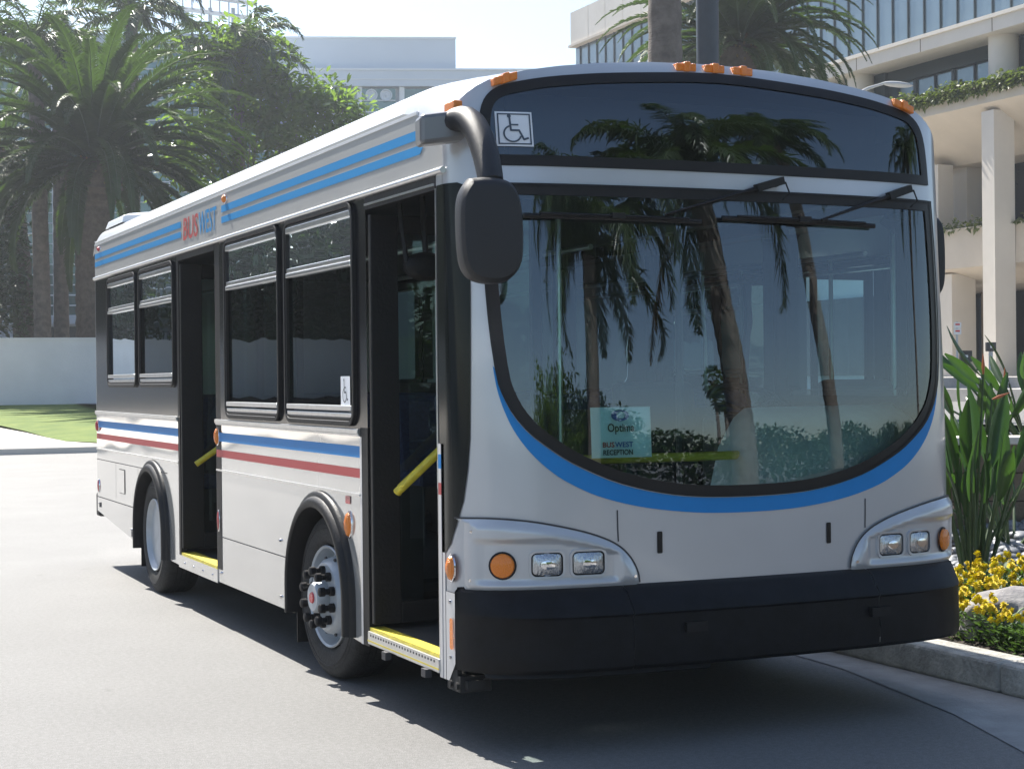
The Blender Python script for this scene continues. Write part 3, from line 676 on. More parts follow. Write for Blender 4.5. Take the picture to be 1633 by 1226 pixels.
# ---- doors: leaves swung in
def leaf(y, x0, x1, z0, z1, yr, glassx):
    g = MB(); t = .018
    g.box((x0, y-t, z0), (glassx, y+t, z1)); g.box((x1-.05, y-t, z0), (x1, y+t, z1)); g.box((glassx, y-t, z0), (x1-.05, y+t, z0+.10)); g.box((glassx, y-t, z1-.09), (x1-.05, y+t, z1))
    d = g.build('door_leaf', M['rubber'], bus, bevel=.006)
    g = MB(); g.add([(glassx, y, z0+.1), (x1-.05, y, z0+.1), (x1-.05, y, z1-.09), (glassx, y, z1-.09)], [(0, 1, 2, 3)]); g.build('door_pane', M['door'], d)
    return d
d = leaf(1.10, .002, .58, .38, 2.30, 0, .14)
g = MB(); g.tube([(.10, 1.02, 1.0), (.11, 1.0, 1.02), (.50, .98, 1.36), (.52, 1.0, 1.37), (.52, 1.08, 1.37)], .022, 10); g.build('door_handrail', M['yellow'], d, smooth=True)
leaf(.275, .03, .50, .38, 2.30, 0, .08)
d = leaf(4.94, .002, .58, .40, 2.32, 0, .15)
g = MB(); g.tube([(.08, 4.86, .97), (.30, 4.84, 1.12)], .02, 10); g.build('door_handrail', M['yellow'], d, smooth=True)
leaf(4.02, .03, .58, .40, 2.32, 0, .10)
# ---- wheels
def wheel(name, y, steer, x_in, kind, side=0):
    W_ = bpy.data.objects.new('wheel', None); COL.objects.link(W_); W_.parent = bus; o = Vector((x_in, y, .42)); W_.location = o-BO; ORG[W_.name] = Vector((0, 0, 0))
    if side: W_.rotation_euler = (0, 0, math.pi)
    else: W_.rotation_euler = (0, 0, R(steer))
    g = MB(); prof = [(.02, .258), (.0, .27), (-.012, .30), (-.018, .34), (-.010, .385), (.006, .408), (.03, .418), (.06, .42), (.19, .42), (.22, .415), (.245, .395), (.255, .34), (.24, .27), (.22, .258)]
    g.lathe(prof, n=64); t_ = g.build('tyre', M['tyre'], W_, org=(0, 0, 0), smooth=True)
    g = MB()
    for xx in (.075, .11, .145, .175): g.lathe([(xx-.004, .4212), (xx+.004, .4212)], n=48)
    g.lathe([(-.0165, .352), (-.0195, .349), (-.0165, .346)], n=48); g.lathe([(-.012, .372), (-.0145, .37), (-.011, .368)], n=48); g.build('tread_groove', M['rubber'], t_, org=(0, 0, 0))
    g = MB()
    if kind == 'front':
        g.lathe([(.03, .25), (-.008, .262), (-.014, .257), (-.006, .247), (.03, .240), (.070, .228), (.075, .215), (.045, .205), (-.01, .190), (-.028, .172), (-.030, .10), (-.030, .0)], n=48)
        rm = g.build('rim', M['rim'], W_, org=(0, 0, 0), smooth=True)
        g = MB(); g.lathe([(-.03, .085), (-.085, .078), (-.095, .068), (-.095, .0)], n=24); g.build('hub', M['rim'], W_, org=(0, 0, 0), smooth=True)
        g = MB(); g.lathe([(-.095, .030), (-.103, .026), (-.103, .0)], n=16); g.build('hub_cap', M['redlens'], W_, org=(0, 0, 0), smooth=True)
        for k in range(10):
            a = 2*math.pi*(k+.5)/10; c = (0, .135*math.cos(a), .135*math.sin(a))
            g = MB(); g.lathe([(-.025, .024), (-.050, .024), (-.054, .015), (-.075, .015), (-.079, .023), (-.105, .023), (-.110, .016), (-.110, .0)], c, n=12); g.build('lug_nut', M['rubber'], W_, org=(0, 0, 0), smooth=True)
        g = MB()
        for k in range(10): a = 2*math.pi*k/10; g.lathe([(.012, .010), (.002, .010), (.002, .0)], (0, .198*math.cos(a), .198*math.sin(a)), n=10)
        g.build('vent_hole', M['seam'], rm, org=(0, 0, 0))
    else:
        g.lathe([(.03, .25), (-.008, .262), (-.014, .257), (-.006, .247), (.012, .238), (.020, .232), (.024, .20), (.024, .0)], n=48)
        g.build('rim', M['rim'], W_, org=(0, 0, 0), smooth=True)
    return W_
wheel('f', AC1, 3.5, .045, 'front'); wheel('r', AC2, 0, .018, 'rear'); wheel('f', AC1, 0, 2.445, 'front', 1); wheel('r', AC2, 0, 2.455, 'rear', 1)
for cy in (AC1, AC2):       # fender flares
    for sx in (0, 1):
        g = MB(); prof = [(.0, .545), (-.012, .542), (-.020, .535), (-.026, .515), (-.042, .505), (-.050, .488), (-.050, .468), (-.044, .460), (.0, .456), (.30, .456)]
        rows = []
        path = [(cy-1, .285, 'l'), (cy-1, .36, 'l')]
        st_ = [('s', -1, .285), ('s', -1, .37)]+[('a', math.pi-math.pi*k/24) for k in range(25)]+[('s', 1, .37), ('s', 1, .285)]
        for q in st_:
            row = []
            for x, r in prof:
                if q[0] == 's': yy, zz = cy+q[1]*r, q[2]
                else: yy, zz = cy+r*math.cos(q[1]), .44+(r-.02)*math.sin(q[1])
                row.append((x if not sx else 2.5-x, yy, zz))
            rows.append(row)
        g.grid(rows); g.build('wheel_arch', M['rubber'], bus, smooth=True)
g = MB(); g.box((.02, 2.37, .12), (.34, 2.38, .5)); g.box((.02, 6.36, .14), (.34, 6.37, .5)); g.build('mud_flap', M['rubber'], bus)
g = MB(); g.tube([(.3, AC1, .42), (2.2, AC1, .42)], .06, 8); g.tube([(.3, AC2, .42), (2.2, AC2, .42)], .09, 8); g.build('axle', M['under'], bus)
# ---- lamps
def sidelamp(nm, mt, y, z, ry, rz, h=.02, x=0):
    g = MB(); n = 20; rows = []
    for a, k in ((0, 1.15), (-.006, 1.12), (-.007, 1.0)): rows.append([(x+a, y+ry*k*math.cos(2*math.pi*i/n), z+rz*k*math.sin(2*math.pi*i/n)) for i in range(n)])
    g.grid(rows, closed=True); g2 = MB(); rows = []
    for a, k in ((-.005, 1.0), (-.6*h-.005, .88), (-h-.005, .5), (-h-.007, .01)): rows.append([(x+a, y+ry*k*math.cos(2*math.pi*i/n), z+rz*k*math.sin(2*math.pi*i/n)) for i in range(n)])
    g2.grid(rows, closed=True); l = g2.build(nm, M[mt], bus, smooth=True); g.build('lamp_base', M['chrome'], l, smooth=True)
sidelamp('side_marker', 'amber', 1.42, .825, .035, .060); sidelamp('side_marker', 'amber', 3.945, 1.185, .030, .052); sidelamp('side_marker', 'redlens', 7.93, 1.165, .028, .045)
sidelamp('side_marker', 'amber', .105, .742, .034, .052); sidelamp('reflector', 'redlens', 3.94, .66, .022, .06, .008); sidelamp('reflector', 'redlens', 7.93, .665, .025, .05, .008)
sidelamp('clearance_lamp', 'amber', 3.70, 2.637, .030, .026); sidelamp('clearance_lamp', 'redlens', 7.78, 2.635, .03, .022)
spatch('reflector', M['amber'], bus, rrect(.082, .118, .405, .535, .012), off=.010)
spatch('reflector', M['redlens'], bus, rrect(1.40, 1.47, .925, .963, .004), off=.004)
def toplamp(x, w_=.10, dz=-.018, back=0):
    z = roofz(x)+dz; c = S(x, z, .0); nv = SN(x, z-.03); tv = Vector((1, 0, (roofz(x+.03)-roofz(x-.03))/.06)).normalized()
    c.z -= .012; g = MB(); hz = .022
    up = Vector((0, 0, 1))
    g.obox(c+Vector((0, -.002, 0)), tv*(w_/2), Vector((0, .03, 0)), up*hz*.8); g.obox(c+Vector((0, -.008, .002)), tv*.016, Vector((0, .034, 0)), up*hz)
    g.build('clearance_lamp', M['amber'], bus, bevel=.006)
for x in (1.105, 1.25, 1.395): toplamp(x)
toplamp(.235, .115, -.012); toplamp(2.265, .115, -.012)
g = MB(); g.obox((.006, .055, 2.635), (.02, .0, 0), (0, .055, .0), (0, .0, .032)); g.build('clearance_lamp', M['amber'], bus, bevel=.006)
g = MB(); g.obox((2.452, .14, 2.65), (.014, .0, 0), (0, .03, .0), (0, .0, .020)); g.build('clearance_lamp', M['redlens'], bus, bevel=.006)
# ---- mirrors
mr = MB(); g = mr
g.grid([[(-.11-.0*k, .09+sy*a, 2.56+sz*b) for sy, sz in ((-1,-1),(1,-1),(1,1),(-1,1))] for k, a, b in ((0, .03, .05),)]) if False else None
g.obox((-.05, .06, 2.555), (.095, -.015, .014), (.01, .06, 0), (0, 0, .062)); mb = g.build('mirror_bracket', M['bracket'], bus, bevel=.018)
path = [(-.03, .05, 2.565), (.0, .0, 2.585), (.018, -.07, 2.575), (.024, -.15, 2.52), (.022, -.23, 2.43), (.014, -.30, 2.32), (.010, -.32, 2.26)]
pp = []
for i in range(len(path)-1):
    for k in range(4):
        a0 = Vector(path[max(0, i-1)]); a = Vector(path[i]); b = Vector(path[i+1]); b1 = Vector(path[min(len(path)-1, i+2)]); t = k/4
        pp.append(.5*((2*a)+(b-a0)*t+(2*a0-5*a+4*b-b1)*t*t+(3*a-a0-3*b+b1)*t**3))
pp.append(Vector(path[-1]))
g = MB(); g.tube(pp, [.048+.007*math.sin(math.pi*i/(len(pp)-1)) for i in range(len(pp))], 14); g.build('mirror_arm', M['mirrorpl'], bus, smooth=True)
g = MB(); rows = []
c = Vector((-.005, -.335, 2.10))
ax = Vector((.97, -.10, 0)).normalized(); dp = Vector((.10, .97, 0)).normalized()
prof = [(-.052, .80), (-.048, .90), (-.03, .975), (0, 1), (.03, 1), (.06, .97), (.066, .93)]
mo = [(-.085, .205), (-.117, .16), (-.13, .09), (-.125, -.09), (-.105, -.165), (-.06, -.20), (.03, -.207), (.085, -.185), (.125, -.13), (.132, -.04), (.128, .09), (.108, .165), (.07, .205), (-.01, .215)]
mo = mo+[mo[0]]; mo = chaikin(mo, 2)[:-1]
g.grid([[c+ax*p[0]*k+Vector((0, 0, 1))*p[1]*k+dp*d_ for p in mo] for d_, k in prof], closed=True)
n0 = len(g.v); k_ = len(mo); g.f.append(tuple(range(k_))); g.mi.append(0); hd = g.build('mirror_head', M['mirrorpl'], bus, smooth=True)
g = MB(); g.add([c+ax*p[0]*.93+Vector((0, 0, 1))*p[1]*.93+dp*.064 for p in mo], [tuple(range(k_))]); g.build('mirror_glass', M['chrome'], hd)
g = MB(); c2 = Vector((2.595, .26, 2.09)); g.grid([[c2+Vector((p[0]*.42*k, d_*.9, p[1]*.95*k)) for p in mo] for d_, k in prof], closed=True); g.f.append(tuple(range(k_))); g.mi.append(0)
h2 = g.build('mirror_head', M['mirrorpl'], bus, smooth=True)
g = MB(); g.tube([(2.49, .5, 2.3), (2.53, .46, 2.26), (2.56, .42, 2.2)], .03, 10); g.build('mirror_arm', M['mirrorpl'], bus, smooth=True)
# ---- wipers
def wiper(px, pz, ex, ez, b0, b1):
    g = MB(); p = S(px, pz, .03); e = S(ex, ez, .05); g.tube([S(px, pz, 0), p], .018, 10)
    d = (e-p).normalized(); g.obox(p+d*.05, d*.075, d.cross(Vector((0, -1, 0))).normalized()*.017, Vector((0, .016, 0)))
    g.tube([p+d*.1, p+d*(e-p).length*.5, e], [.010, .008, .006], 6); w_ = g.build('wiper_arm', M['rubber'], bus)
    A = [S(b0[0]+(b1[0]-b0[0])*i/12, b0[1]+(b1[1]-b0[1])*i/12, .022) for i in range(13)]
    g = MB(); g.tube(A, .0075, 6, flat=1.6); B = [S(b0[0]+(b1[0]-b0[0])*i/12, b0[1]+(b1[1]-b0[1])*i/12+.006, .040) for i in range(1, 12)]
    g.tube(B, .007, 6); m0 = S((b0[0]+b1[0])/2, (b0[1]+b1[1])/2+.006, .045); g.obox(m0, (.03, 0, 0), (0, .012, 0), (0, 0, .012)); g.build('wiper_blade', M['rubber'], w_)
    g = MB(); g.tube([p+Vector((.03, -.01, .0)), p+Vector((.045, -.02, -.05)), p+Vector((.02, -.0, -.08))], .004, 6, cap=False); g.build('washer_hose', M['rubber'], w_)
wiper(1.478, 2.372, .89, 2.205, (.27, 2.195), (1.075, 2.185)); wiper(2.205, 2.37, 1.68, 2.205, (1.18, 2.205), (2.0, 2.195))
# ---- stickers and lettering
def symbol(fn):
    """wheelchair symbol on a unit square; fn maps (a, b) to the place"""
    g = MB()
    def ln(pts, wd):
        for a, b in zip(pts, pts[1:]):
            a, b = Vector(a), Vector(b); t = (b-a).normalized(); n = Vector((-t.y, t.x))*wd/2; a = a-t*wd*.25; b = b+t*wd*.25
            g.add([fn(*(a+n)), fn(*(b+n)), fn(*(b-n)), fn(*(a-n))], [(0, 1, 2, 3)])
    ln([(.44+.23*math.cos(R(a)), .36+.23*math.sin(R(a))) for a in range(100, 345, 12)], .045)
    ln([(.38, .84), (.40, .46), (.62, .46), (.74, .20), (.86, .24)], .055); ln([(.40, .62), (.60, .62)], .045)
    g.add([fn(.37+.055*math.cos(2*math.pi*k/12), .87+.055*math.sin(2*math.pi*k/12)) for k in range(12)], [tuple(range(12))])
    return g
x0, x1, z0, z1 = .183, .337, 2.487, 2.633
st1 = patch('access_sticker', M['stickw'], bus, [(x0, z0), (x1, z0), (x1, z1), (x0, z1)], off=.008, st=.05)
fn = lambda a, b: S(x0+(x1-x0)*a, z0+(z1-z0)*b, .0105)
symbol(fn).build('access_symbol', M['stickb'], st1)
g = MB()
for a, b, c_, d_ in ((.05, .05, .95, .09), (.05, .91, .95, .95), (.05, .09, .09, .91), (.91, .09, .95, .91)): g.add([fn(a, b), fn(c_, b), fn(c_, d_), fn(a, d_)], [(0, 1, 2, 3)])
g.build('sticker_border', M['stickb'], st1)
ya, yb_, za, zb = 1.50, 1.38, 1.40, 1.545
g = MB(); g.add([(-.008, ya+.01, za), (-.008, yb_-.01, za), (-.008, yb_-.01, zb), (-.008, ya+.01, zb)], [(0, 1, 2, 3)]); st2 = g.build('access_sticker', M['stickw'], bus)
fn2 = lambda a, b: Vector((-.010, ya+(yb_-ya)*a, za+(zb-za)*b)); symbol(fn2).build('access_symbol', M['stickb'], st2)
def text(s, fn, h, mt, parent, name, shear=0, bold=.0, wscale=1, x0=0, fit=0):
    cu = bpy.data.curves.new('t', 'FONT'); cu.body = s; cu.size = 1; cu.offset = bold; cu.shear = shear; cu.resolution_u = 3
    o = bpy.data.objects.new('t', cu); COL.objects.link(o); dg = bpy.context.evaluated_depsgraph_get(); dg.update()
    me = bpy.data.meshes.new_from_object(o.evaluated_get(dg)); bpy.data.objects.remove(o)
    k = h/.70
    if fit: wscale = fit/(k*max(v.co.x for v in me.vertices))
    P = [fn((v.co.x*wscale)*k+x0, v.co.y*k) for v in me.vertices]; F = [tuple(p.vertices) for p in me.polygons]
    wd = max(v.co.x for v in me.vertices)*wscale*k+x0
    g = MB(); g.add(P, F); ob = g.build(name, mt, parent, smooth='keep'); bpy.data.meshes.remove(me); return wd
fl = lambda a, b: Vector((-.004, 4.82-a, 2.472+b))
wd = text('BUS', fl, .145, M['red'], bus, 'lettering', .10, .012, fit=.43)
text('WEST', fl, .145, M['bluetop'], bus, 'lettering', .10, .010, x0=.45, fit=.46)
# ================================================================== paper sign behind the windscreen
px0, px1, pz0, pz1 = .520, .792, 1.192, 1.402
pc = S(.655, 1.3, -.012)
paper = thing('paper_sign', 'square white printed sheet propped inside the windscreen of the bus', 'sign', pc)
patch('sheet', M['paper'], paper, [(px0, pz0), (px1, pz0), (px1, pz1), (px0, pz1)], off=-.004, st=.05)
pf = lambda ox, oz: (lambda a, b: S(px0+ox+a, pz0+oz+b, -.0015))
text('Optima', pf(.073, .108), .034, M['ink'], paper, 'lettering', 0, .012, .82)
wd = text('BUS', pf(.048, .044), .021, M['inkred'], paper, 'lettering', 0, .02, 1.05)
text('WEST', pf(.048, .044), .021, M['inkblue'], paper, 'lettering', 0, .02, 1.05, wd+.003)
text('RECEPTION', pf(.050, .012), .021, M['ink'], paper, 'lettering', 0, .02, .86)
g = MB(); f_ = pf(.132, .175); n = 28
O = [(.040*math.cos(2*math.pi*k/n), .024*math.sin(2*math.pi*k/n)) for k in range(n)]; I = [(.020*math.cos(2*math.pi*k/n+.5)+.004, .015*math.sin(2*math.pi*k/n+.5)+.002) for k in range(n)]
g.ring([f_(*p) for p in O], [f_(*p) for p in I]); g.build('round_emblem', M['inkblue'], paper, smooth='keep')
# ================================================================== PLANTS
class Leafy:
    """fast collector for leaf quads"""
    def __init__(s): s.v = []; s.f = []
    def quad(s, a, b, c, d): n = len(s.v); s.v += [a, b, c, d]; s.f.append((n, n+1, n+2, n+3))
    def tri(s, a, b, c): n = len(s.v); s.v += [a, b, c]; s.f.append((n, n+1, n+2))
    def blade(s, p, d, up, L, w_, bend=.3, seg=1):
        """pointed leaf from p along d"""
        side = d.cross(up).normalized()*w_; tip = p+d*L-Vector((0, 0, L*bend)); mid = p+d*L*.45+up*L*.03
        n = len(s.v); s.v += [tuple(p-side*.4), tuple(p+side*.4), tuple(mid+side), tuple(tip), tuple(mid-side)]; s.f.append((n, n+1, n+2, n+3, n+4))
    def build(s, name, mt, parent=None, org=(0, 0, 0)):
        g = MB(); g.v = s.v; g.f = s.f; g.mi = [0]*len(s.f); return g.build(name, mt, parent, org=None if parent else org, smooth='keep')
def frond(lf, base, az, el, L, droop, nl, ll, lw, hang=.2, twist=0, vee=.5, rnd=random, rach=None):
    """one pinnate frond: curved rachis with leaflets"""
    h = Vector((math.cos(az), math.sin(az), 0)); side = Vector((-h.y, h.x, 0)); p = Vector(base); pts = [p.copy()]; e = el; n = 14
    for i in range(n):
        e -= droop*(.35+1.3*i/n)/n; p = p+(h*math.cos(e)+Vector((0, 0, math.sin(e))))*L/n; pts.append(p.copy())
    if rach: rach.tube(pts, [.035*(1-i/(n+3)) for i in range(n+1)], 4, cap=False)
    for i in range(nl):
        t = .08+.92*i/nl; q = t*n; k = min(n-1, int(q)); a, b = pts[k], pts[k+1]; c = a+(b-a)*(q-k); td = (b-a).normalized(); up = side.cross(td)*-1
        if up.z < 0 and e > -1.2: up = -up
        le = ll*(math.sin(math.pi*(.12+.86*t))**.6)*(1-.25*t)*rnd.uniform(.85, 1.12)
        for sgn in (-1, 1):
            d = (side*sgn*.95+td*(.55+.5*t)+up*(vee*rnd.uniform(.4, 1.3))+Vector((0, 0, -hang*rnd.uniform(.5, 1.5)))+(Vector((rnd.gauss(0, .38), rnd.gauss(0, .38), rnd.gauss(0, .45))) if hang > .3 else Vector((0, 0, 0)))).normalized()
            lf.blade(c, d, up, le, lw, bend=.12+hang*.5*rnd.random())
def palm(name, label, group, base, h, tr, nf, L, kind, trunk_top=None, seed=1, lean=(0, 0), mt=None, bark='bark', els=None, nl=70, dead=None):
    rnd = random.Random(seed); t = thing(name, label, 'palm tree', base, group); base = Vector(base)
    g = MB(); n = 40; path = []; rad = []
    for i in range(n+1):
        q = i/n; path.append(base+Vector((lean[0]*q*q, lean[1]*q*q, h*q)))
        r = tr*(1.18-.25*q) if kind != 'date' else tr*(1+.12*(q > .8)+(.35 if .86 < q < .99 else 0))
        rad.append(r*(1+.06*(i % 2))+(.25*tr*max(0, 1-q*12)))
    g.tube(path, rad, 14); g.build('trunk', M[bark], t, smooth=True)
    top = path[-1]; lf = Leafy(); ra = MB()
    for i in range(nf):
        q = i/nf; az = i*2.39996+rnd.uniform(-.25, .25)
        if kind == 'date': el = 1.45-1.65*q**.9+rnd.uniform(-.08, .08); frond(lf, top+Vector((math.cos(az), math.sin(az), 0))*tr*.5+Vector((0, 0, (.35-q*.7)*tr)), az, el, L*rnd.uniform(.9, 1.08)*(1-.12*q), 1.45+.35*q, nl, L*rnd.uniform(.075, .09), .017*L/4, .12, vee=.55, rnd=rnd, rach=ra)
        else: el = 1.35-1.5*q+rnd.uniform(-.15, .15); frond(lf, top, az, el, L*rnd.uniform(.85, 1.1), 1.9+.5*rnd.random(), nl, L*.17, .014*L/3, .5, vee=rnd.uniform(-.1, .5), rnd=rnd, rach=ra)
    c = lf.build('crown', M[mt or ('palm' if kind == 'date' else 'palmgrey')], t); ra.build('frond_stem', M['stem'], c)
    if dead:
        ld = Leafy(); frond(ld, top-Vector((0, 0, .2)), dead[0], -.9, dead[1], .55, 90, .5, .02, .9, vee=-.2, rnd=rnd); ld.build('dead_frond', M['palmdry'], t)
    if kind == 'date':
        g = MB()
        for i in range(60):
            az = rnd.uniform(0, 6.28); z = rnd.uniform(-1.0, .3)*tr*1.6; r = tr*(1.3+.1*rnd.random()); c0 = top+Vector((math.cos(az)*tr, math.sin(az)*tr, z-.3)); d = Vector((math.cos(az), math.sin(az), .9)).normalized()
            g.tube([c0, c0+d*tr*.7], [.07, .03], 4)
        g.build('boot_stubs', M['palmdry'], t)
    else:
        g = MB(); g.tube([top-Vector((0, 0, .1*L)), top, top+Vector((0, 0, .18*L))], [tr*1.0, tr*1.25, tr*.5], 10); g.build('crown_shaft', M['stem'], t, smooth=True)
    return t
def fanpalm(name, label, group, base, h, tr, R_, seed=1, skirt=True):
    rnd = random.Random(seed); t = thing(name, label, 'palm tree', base, group); base = Vector(base)
    g = MB(); g.tube([base+Vector((0.02*h*math.sin(3*i/12), 0, h*i/12)) for i in range(13)], [tr*(1.2-.4*i/12) for i in range(13)], 10); g.build('trunk', M['barkgrey'], t, smooth=True)
    top = base+Vector((0.02*h*math.sin(3), 0, h)); lf = Leafy()
    for i in range(34):
        az = i*2.4; el = 1.3-2.5*i/34; d = Vector((math.cos(az)*math.cos(el), math.sin(az)*math.cos(el), math.sin(el))); c = top+d*R_*.55; s_ = d.cross(Vector((0, 0, 1))).normalized(); u = s_.cross(d)
        lf.blade(top, d, u, R_*.6, .03, 0)
        for k in range(15):
            a = -1.3+2.6*k/14; lf.blade(c, (d*math.cos(a)+s_*math.sin(a)).normalized(), u, R_*.5*rnd.uniform(.8, 1.1), R_*.045, .35)
    lf.build('crown', M['palmgrey'], t)
    return t
def leaftree(name, label, group, base, h, blobs, nleaf, ls, mt='leaf', seed=1, cat='tree', trunk_r=.18, limbs=True):
    """blobs: (centre, radius) in the place"""
    rnd = random.Random(seed); base = Vector(base); t = thing(name, label, cat, base, group)
    g = MB()
    if limbs:
        fork = base+Vector((0, 0, h*.4)); g.tube([base, base+Vector((.05, 0, h*.2)), fork], [trunk_r*1.2, trunk_r, trunk_r*.85], 9)
        for c, r in blobs:
            c = Vector(c); m_ = fork+(c-fork)*.5+Vector((0, 0, -.1*r)); g.tube([fork, m_, c], [trunk_r*.6, trunk_r*.4, trunk_r*.12], 6)
    else: g.tube([base, base+Vector((0, 0, h*.6))], [.05, .02], 6)
    g.build('trunk', M['barkgrey'], t, smooth=True)
    lf = Leafy(); tw = sum(r**2.2 for _, r in blobs)
    for c, r in blobs:
        c = Vector(c); k = int(nleaf*r**2.2/tw/9)
        for _ in range(k):
            d = Vector((rnd.gauss(0, 1), rnd.gauss(0, 1), rnd.gauss(0, .85))).normalized(); p = c+d*r*rnd.uniform(.3, 1.25)
            for j in range(9):
                a = Vector((rnd.gauss(0, 1), rnd.gauss(0, 1), rnd.gauss(.25, .6))).normalized(); u = Vector((rnd.gauss(0, .5), rnd.gauss(0, .5), 1)).normalized()
                lf.blade(p+a*ls*rnd.uniform(.1, 1.1), a, u, ls*rnd.uniform(.7, 1.3), ls*.22, .15)
    lf.build('crown', M[mt], t); return t
def copytree(t, loc, rz=0):
    r = t.copy(); COL.objects.link(r); r.location = loc; r.rotation_euler = (0, 0, rz)
    for c in list(t.children): c2 = c.copy(); COL.objects.link(c2); c2.parent = r
    return r

Z0 = .9
def gnd(px, py, Z, z=Z0): p = at(px, py, Z); return Vector((p.x, p.y, z))
# ---- left background
b = gnd(152, 500, 56.5); b2 = at(152, 255, 56.5)
palm('date_palm', 'large date palm with thick trunk and dark arching fronds behind the garden wall', 'date palms', b, b2.z-Z0, .62, 110, 6.3, 'date', seed=3, nl=150)
b = gnd(42, 500, 66); palm('date_palm', 'thick scarred palm trunk at the left edge with its crown cut by the frame', 'date palms', b, at(0, 235, 66).z-Z0, .42, 40, 4.6, 'date', seed=9, nl=70, lean=(-.8, 0))
b = gnd(68, 500, 60); palm('queen_palm', 'slim palm trunk left of the pair behind the pale wall, feathery grey crown overhead', 'queen palms behind the wall', b, at(60, 70, 60).z-Z0, .26, 20, 3.6, 'queen', seed=5, lean=(-.2, 0), bark='barkgrey', nl=80)
b = gnd(98, 500, 62); palm('queen_palm', 'slim palm trunk right of the pair behind the pale wall, swollen under its crown', 'queen palms behind the wall', b, at(104, 372, 62).z-Z0+6.5, .24, 16, 3.0, 'queen', seed=6, bark='barkgrey', nl=70)
b = gnd(385, 500, 70); palm('queen_palm', 'tall feathery palm whose frond arches over the roof line of the pale building', 'queen palms behind the wall', b, at(385, 95, 70).z-Z0, .22, 22, 3.9, 'queen', seed=8, bark='barkgrey', nl=90)
b = gnd(215, 500, 66); palm('queen_palm', 'grey green feathery palm showing above and right of the big date palm', 'queen palms behind the wall', b, at(215, 25, 66).z-Z0, .24, 20, 4.0, 'queen', seed=12, bark='barkgrey', nl=80)
def B(px, py, Z, r): return (at(px, py, Z), r)
leaftree('broadleaf_tree', 'glossy leaved tree beside the date palm, its top against the white sky', 'glossy broadleaf trees', gnd(375, 500, 70), 9, [B(375, 60, 70, 1.47), B(340, 90, 70, 1.58), B(385, 105, 70, 1.69), B(320, 140, 70, 1.47), B(420, 130, 70, 1.13), B(370, 165, 70, 1.81), B(400, 215, 70, 1.92), B(330, 210, 70, 1.81), B(300, 260, 70, 1.92), B(360, 270, 70, 1.92)], 3900, .42, seed=21)
leaftree('broadleaf_tree', 'bright green rounded tree just above the rear of the bus roof', 'glossy broadleaf trees', gnd(460, 500, 70), 8, [B(440, 140, 70, 1.24), B(475, 165, 70, 1.36), B(520, 175, 70, 1.13), B(550, 165, 70, 0.90), B(500, 205, 70, 1.47), B(450, 215, 70, 1.47), B(570, 190, 70, 0.68), B(545, 215, 70, 1.02), B(470, 260, 70, 1.58), B(420, 185, 70, 1.13)], 4200, .36, seed=22)
leaftree('broadleaf_tree', 'dark bushy tree low behind the wall at the left edge', 'glossy broadleaf trees', gnd(-10, 500, 68), 6, [B(-20, 430, 64, 1.5), B(10, 480, 64, 1.1), B(-40, 500, 64, 1.7), B(5, 330, 64, 1.2), B(-60, 380, 64, 2.2)], 7000, .28, seed=23, mt='leafdark')
# unseen trees added on the left, keeping bright sky out of the side windows' reflections
x, y, h = -13, 52, 10
lt = leaftree('broadleaf_tree', 'dark rounded tree added left of the frame to darken the side window reflections', 'trees added left of the frame for window reflections', (x, y, Z0), h, [((x+random.uniform(-2, 2), y+random.uniform(-1, 1), h*.55+random.uniform(-3.5, 3.5)), 1.9) for _ in range(12)], 9000, .42, seed=30, mt='leafdark')
for i, (x, y) in enumerate([(-17.5, 53), (-22, 53), (-9, 53.5), (-5, 55), (-1, 57), (-27, 54), (-32, 54)]): copytree(lt, (x, y, Z0), i*1.3)
# ================================================================== BUILDINGS left
def facing(Z, xs, z0, z1, depth):
    """box corners for a block whose face looks at the camera's side"""
    pass
t = thing('office_building', 'pale blue white flat roofed building with a row of plant room windows', 'building', at(600, 500, 115)*1.0)
ORG[t.name] = Vector(t.location)
ex = Vector((.94, -.34, 0)).normalized(); ey = Vector((.34, .94, 0)).normalized(); bo = at(500, 613, 115); bo.z = Z0
def wb(g, a, b, mi=0):
    """box in the building frame (along, deep, up)"""
    x0, y0, z0 = a; x1, y1, z1 = b
    vs = [bo+ex*x+ey*y+Vector((0, 0, z)) for z in (z0, z1) for x, y in ((x0, y0), (x1, y0), (x1, y1), (x0, y1))]
    g.add(vs, [(0,3,2,1),(4,5,6,7),(0,1,5,4),(1,2,6,5),(2,3,7,6),(3,0,4,7)], mi)
k115 = 115/FPX
def hz(py): return (606-py)*k115+1.5-Z0
g = MB(); wb(g, (-14, 0, 0), (26, 30, hz(190))); wb(g, (-14, .5, hz(190)), (26, 30, hz(137))); wb(g, (-14, -.25, hz(137)), (26, 30, hz(110))); g.build('wall', M['bluewhite'], t)
g = MB(); wb(g, (-14, .4, hz(109.9)), (9.95, 24, hz(57))); g.build('upper_storey', M['bluewhite'], t)
g = MB(); wb(g, (-14, .3, hz(59)), (10.0, .5, hz(56))); wb(g, (-14, -.35, hz(112)), (26.1, -.2, hz(109))); wb(g, (-14, -.3, hz(127)), (26.1, -.22, hz(125.5))); g.build('coping', M['steelwhite'], t)
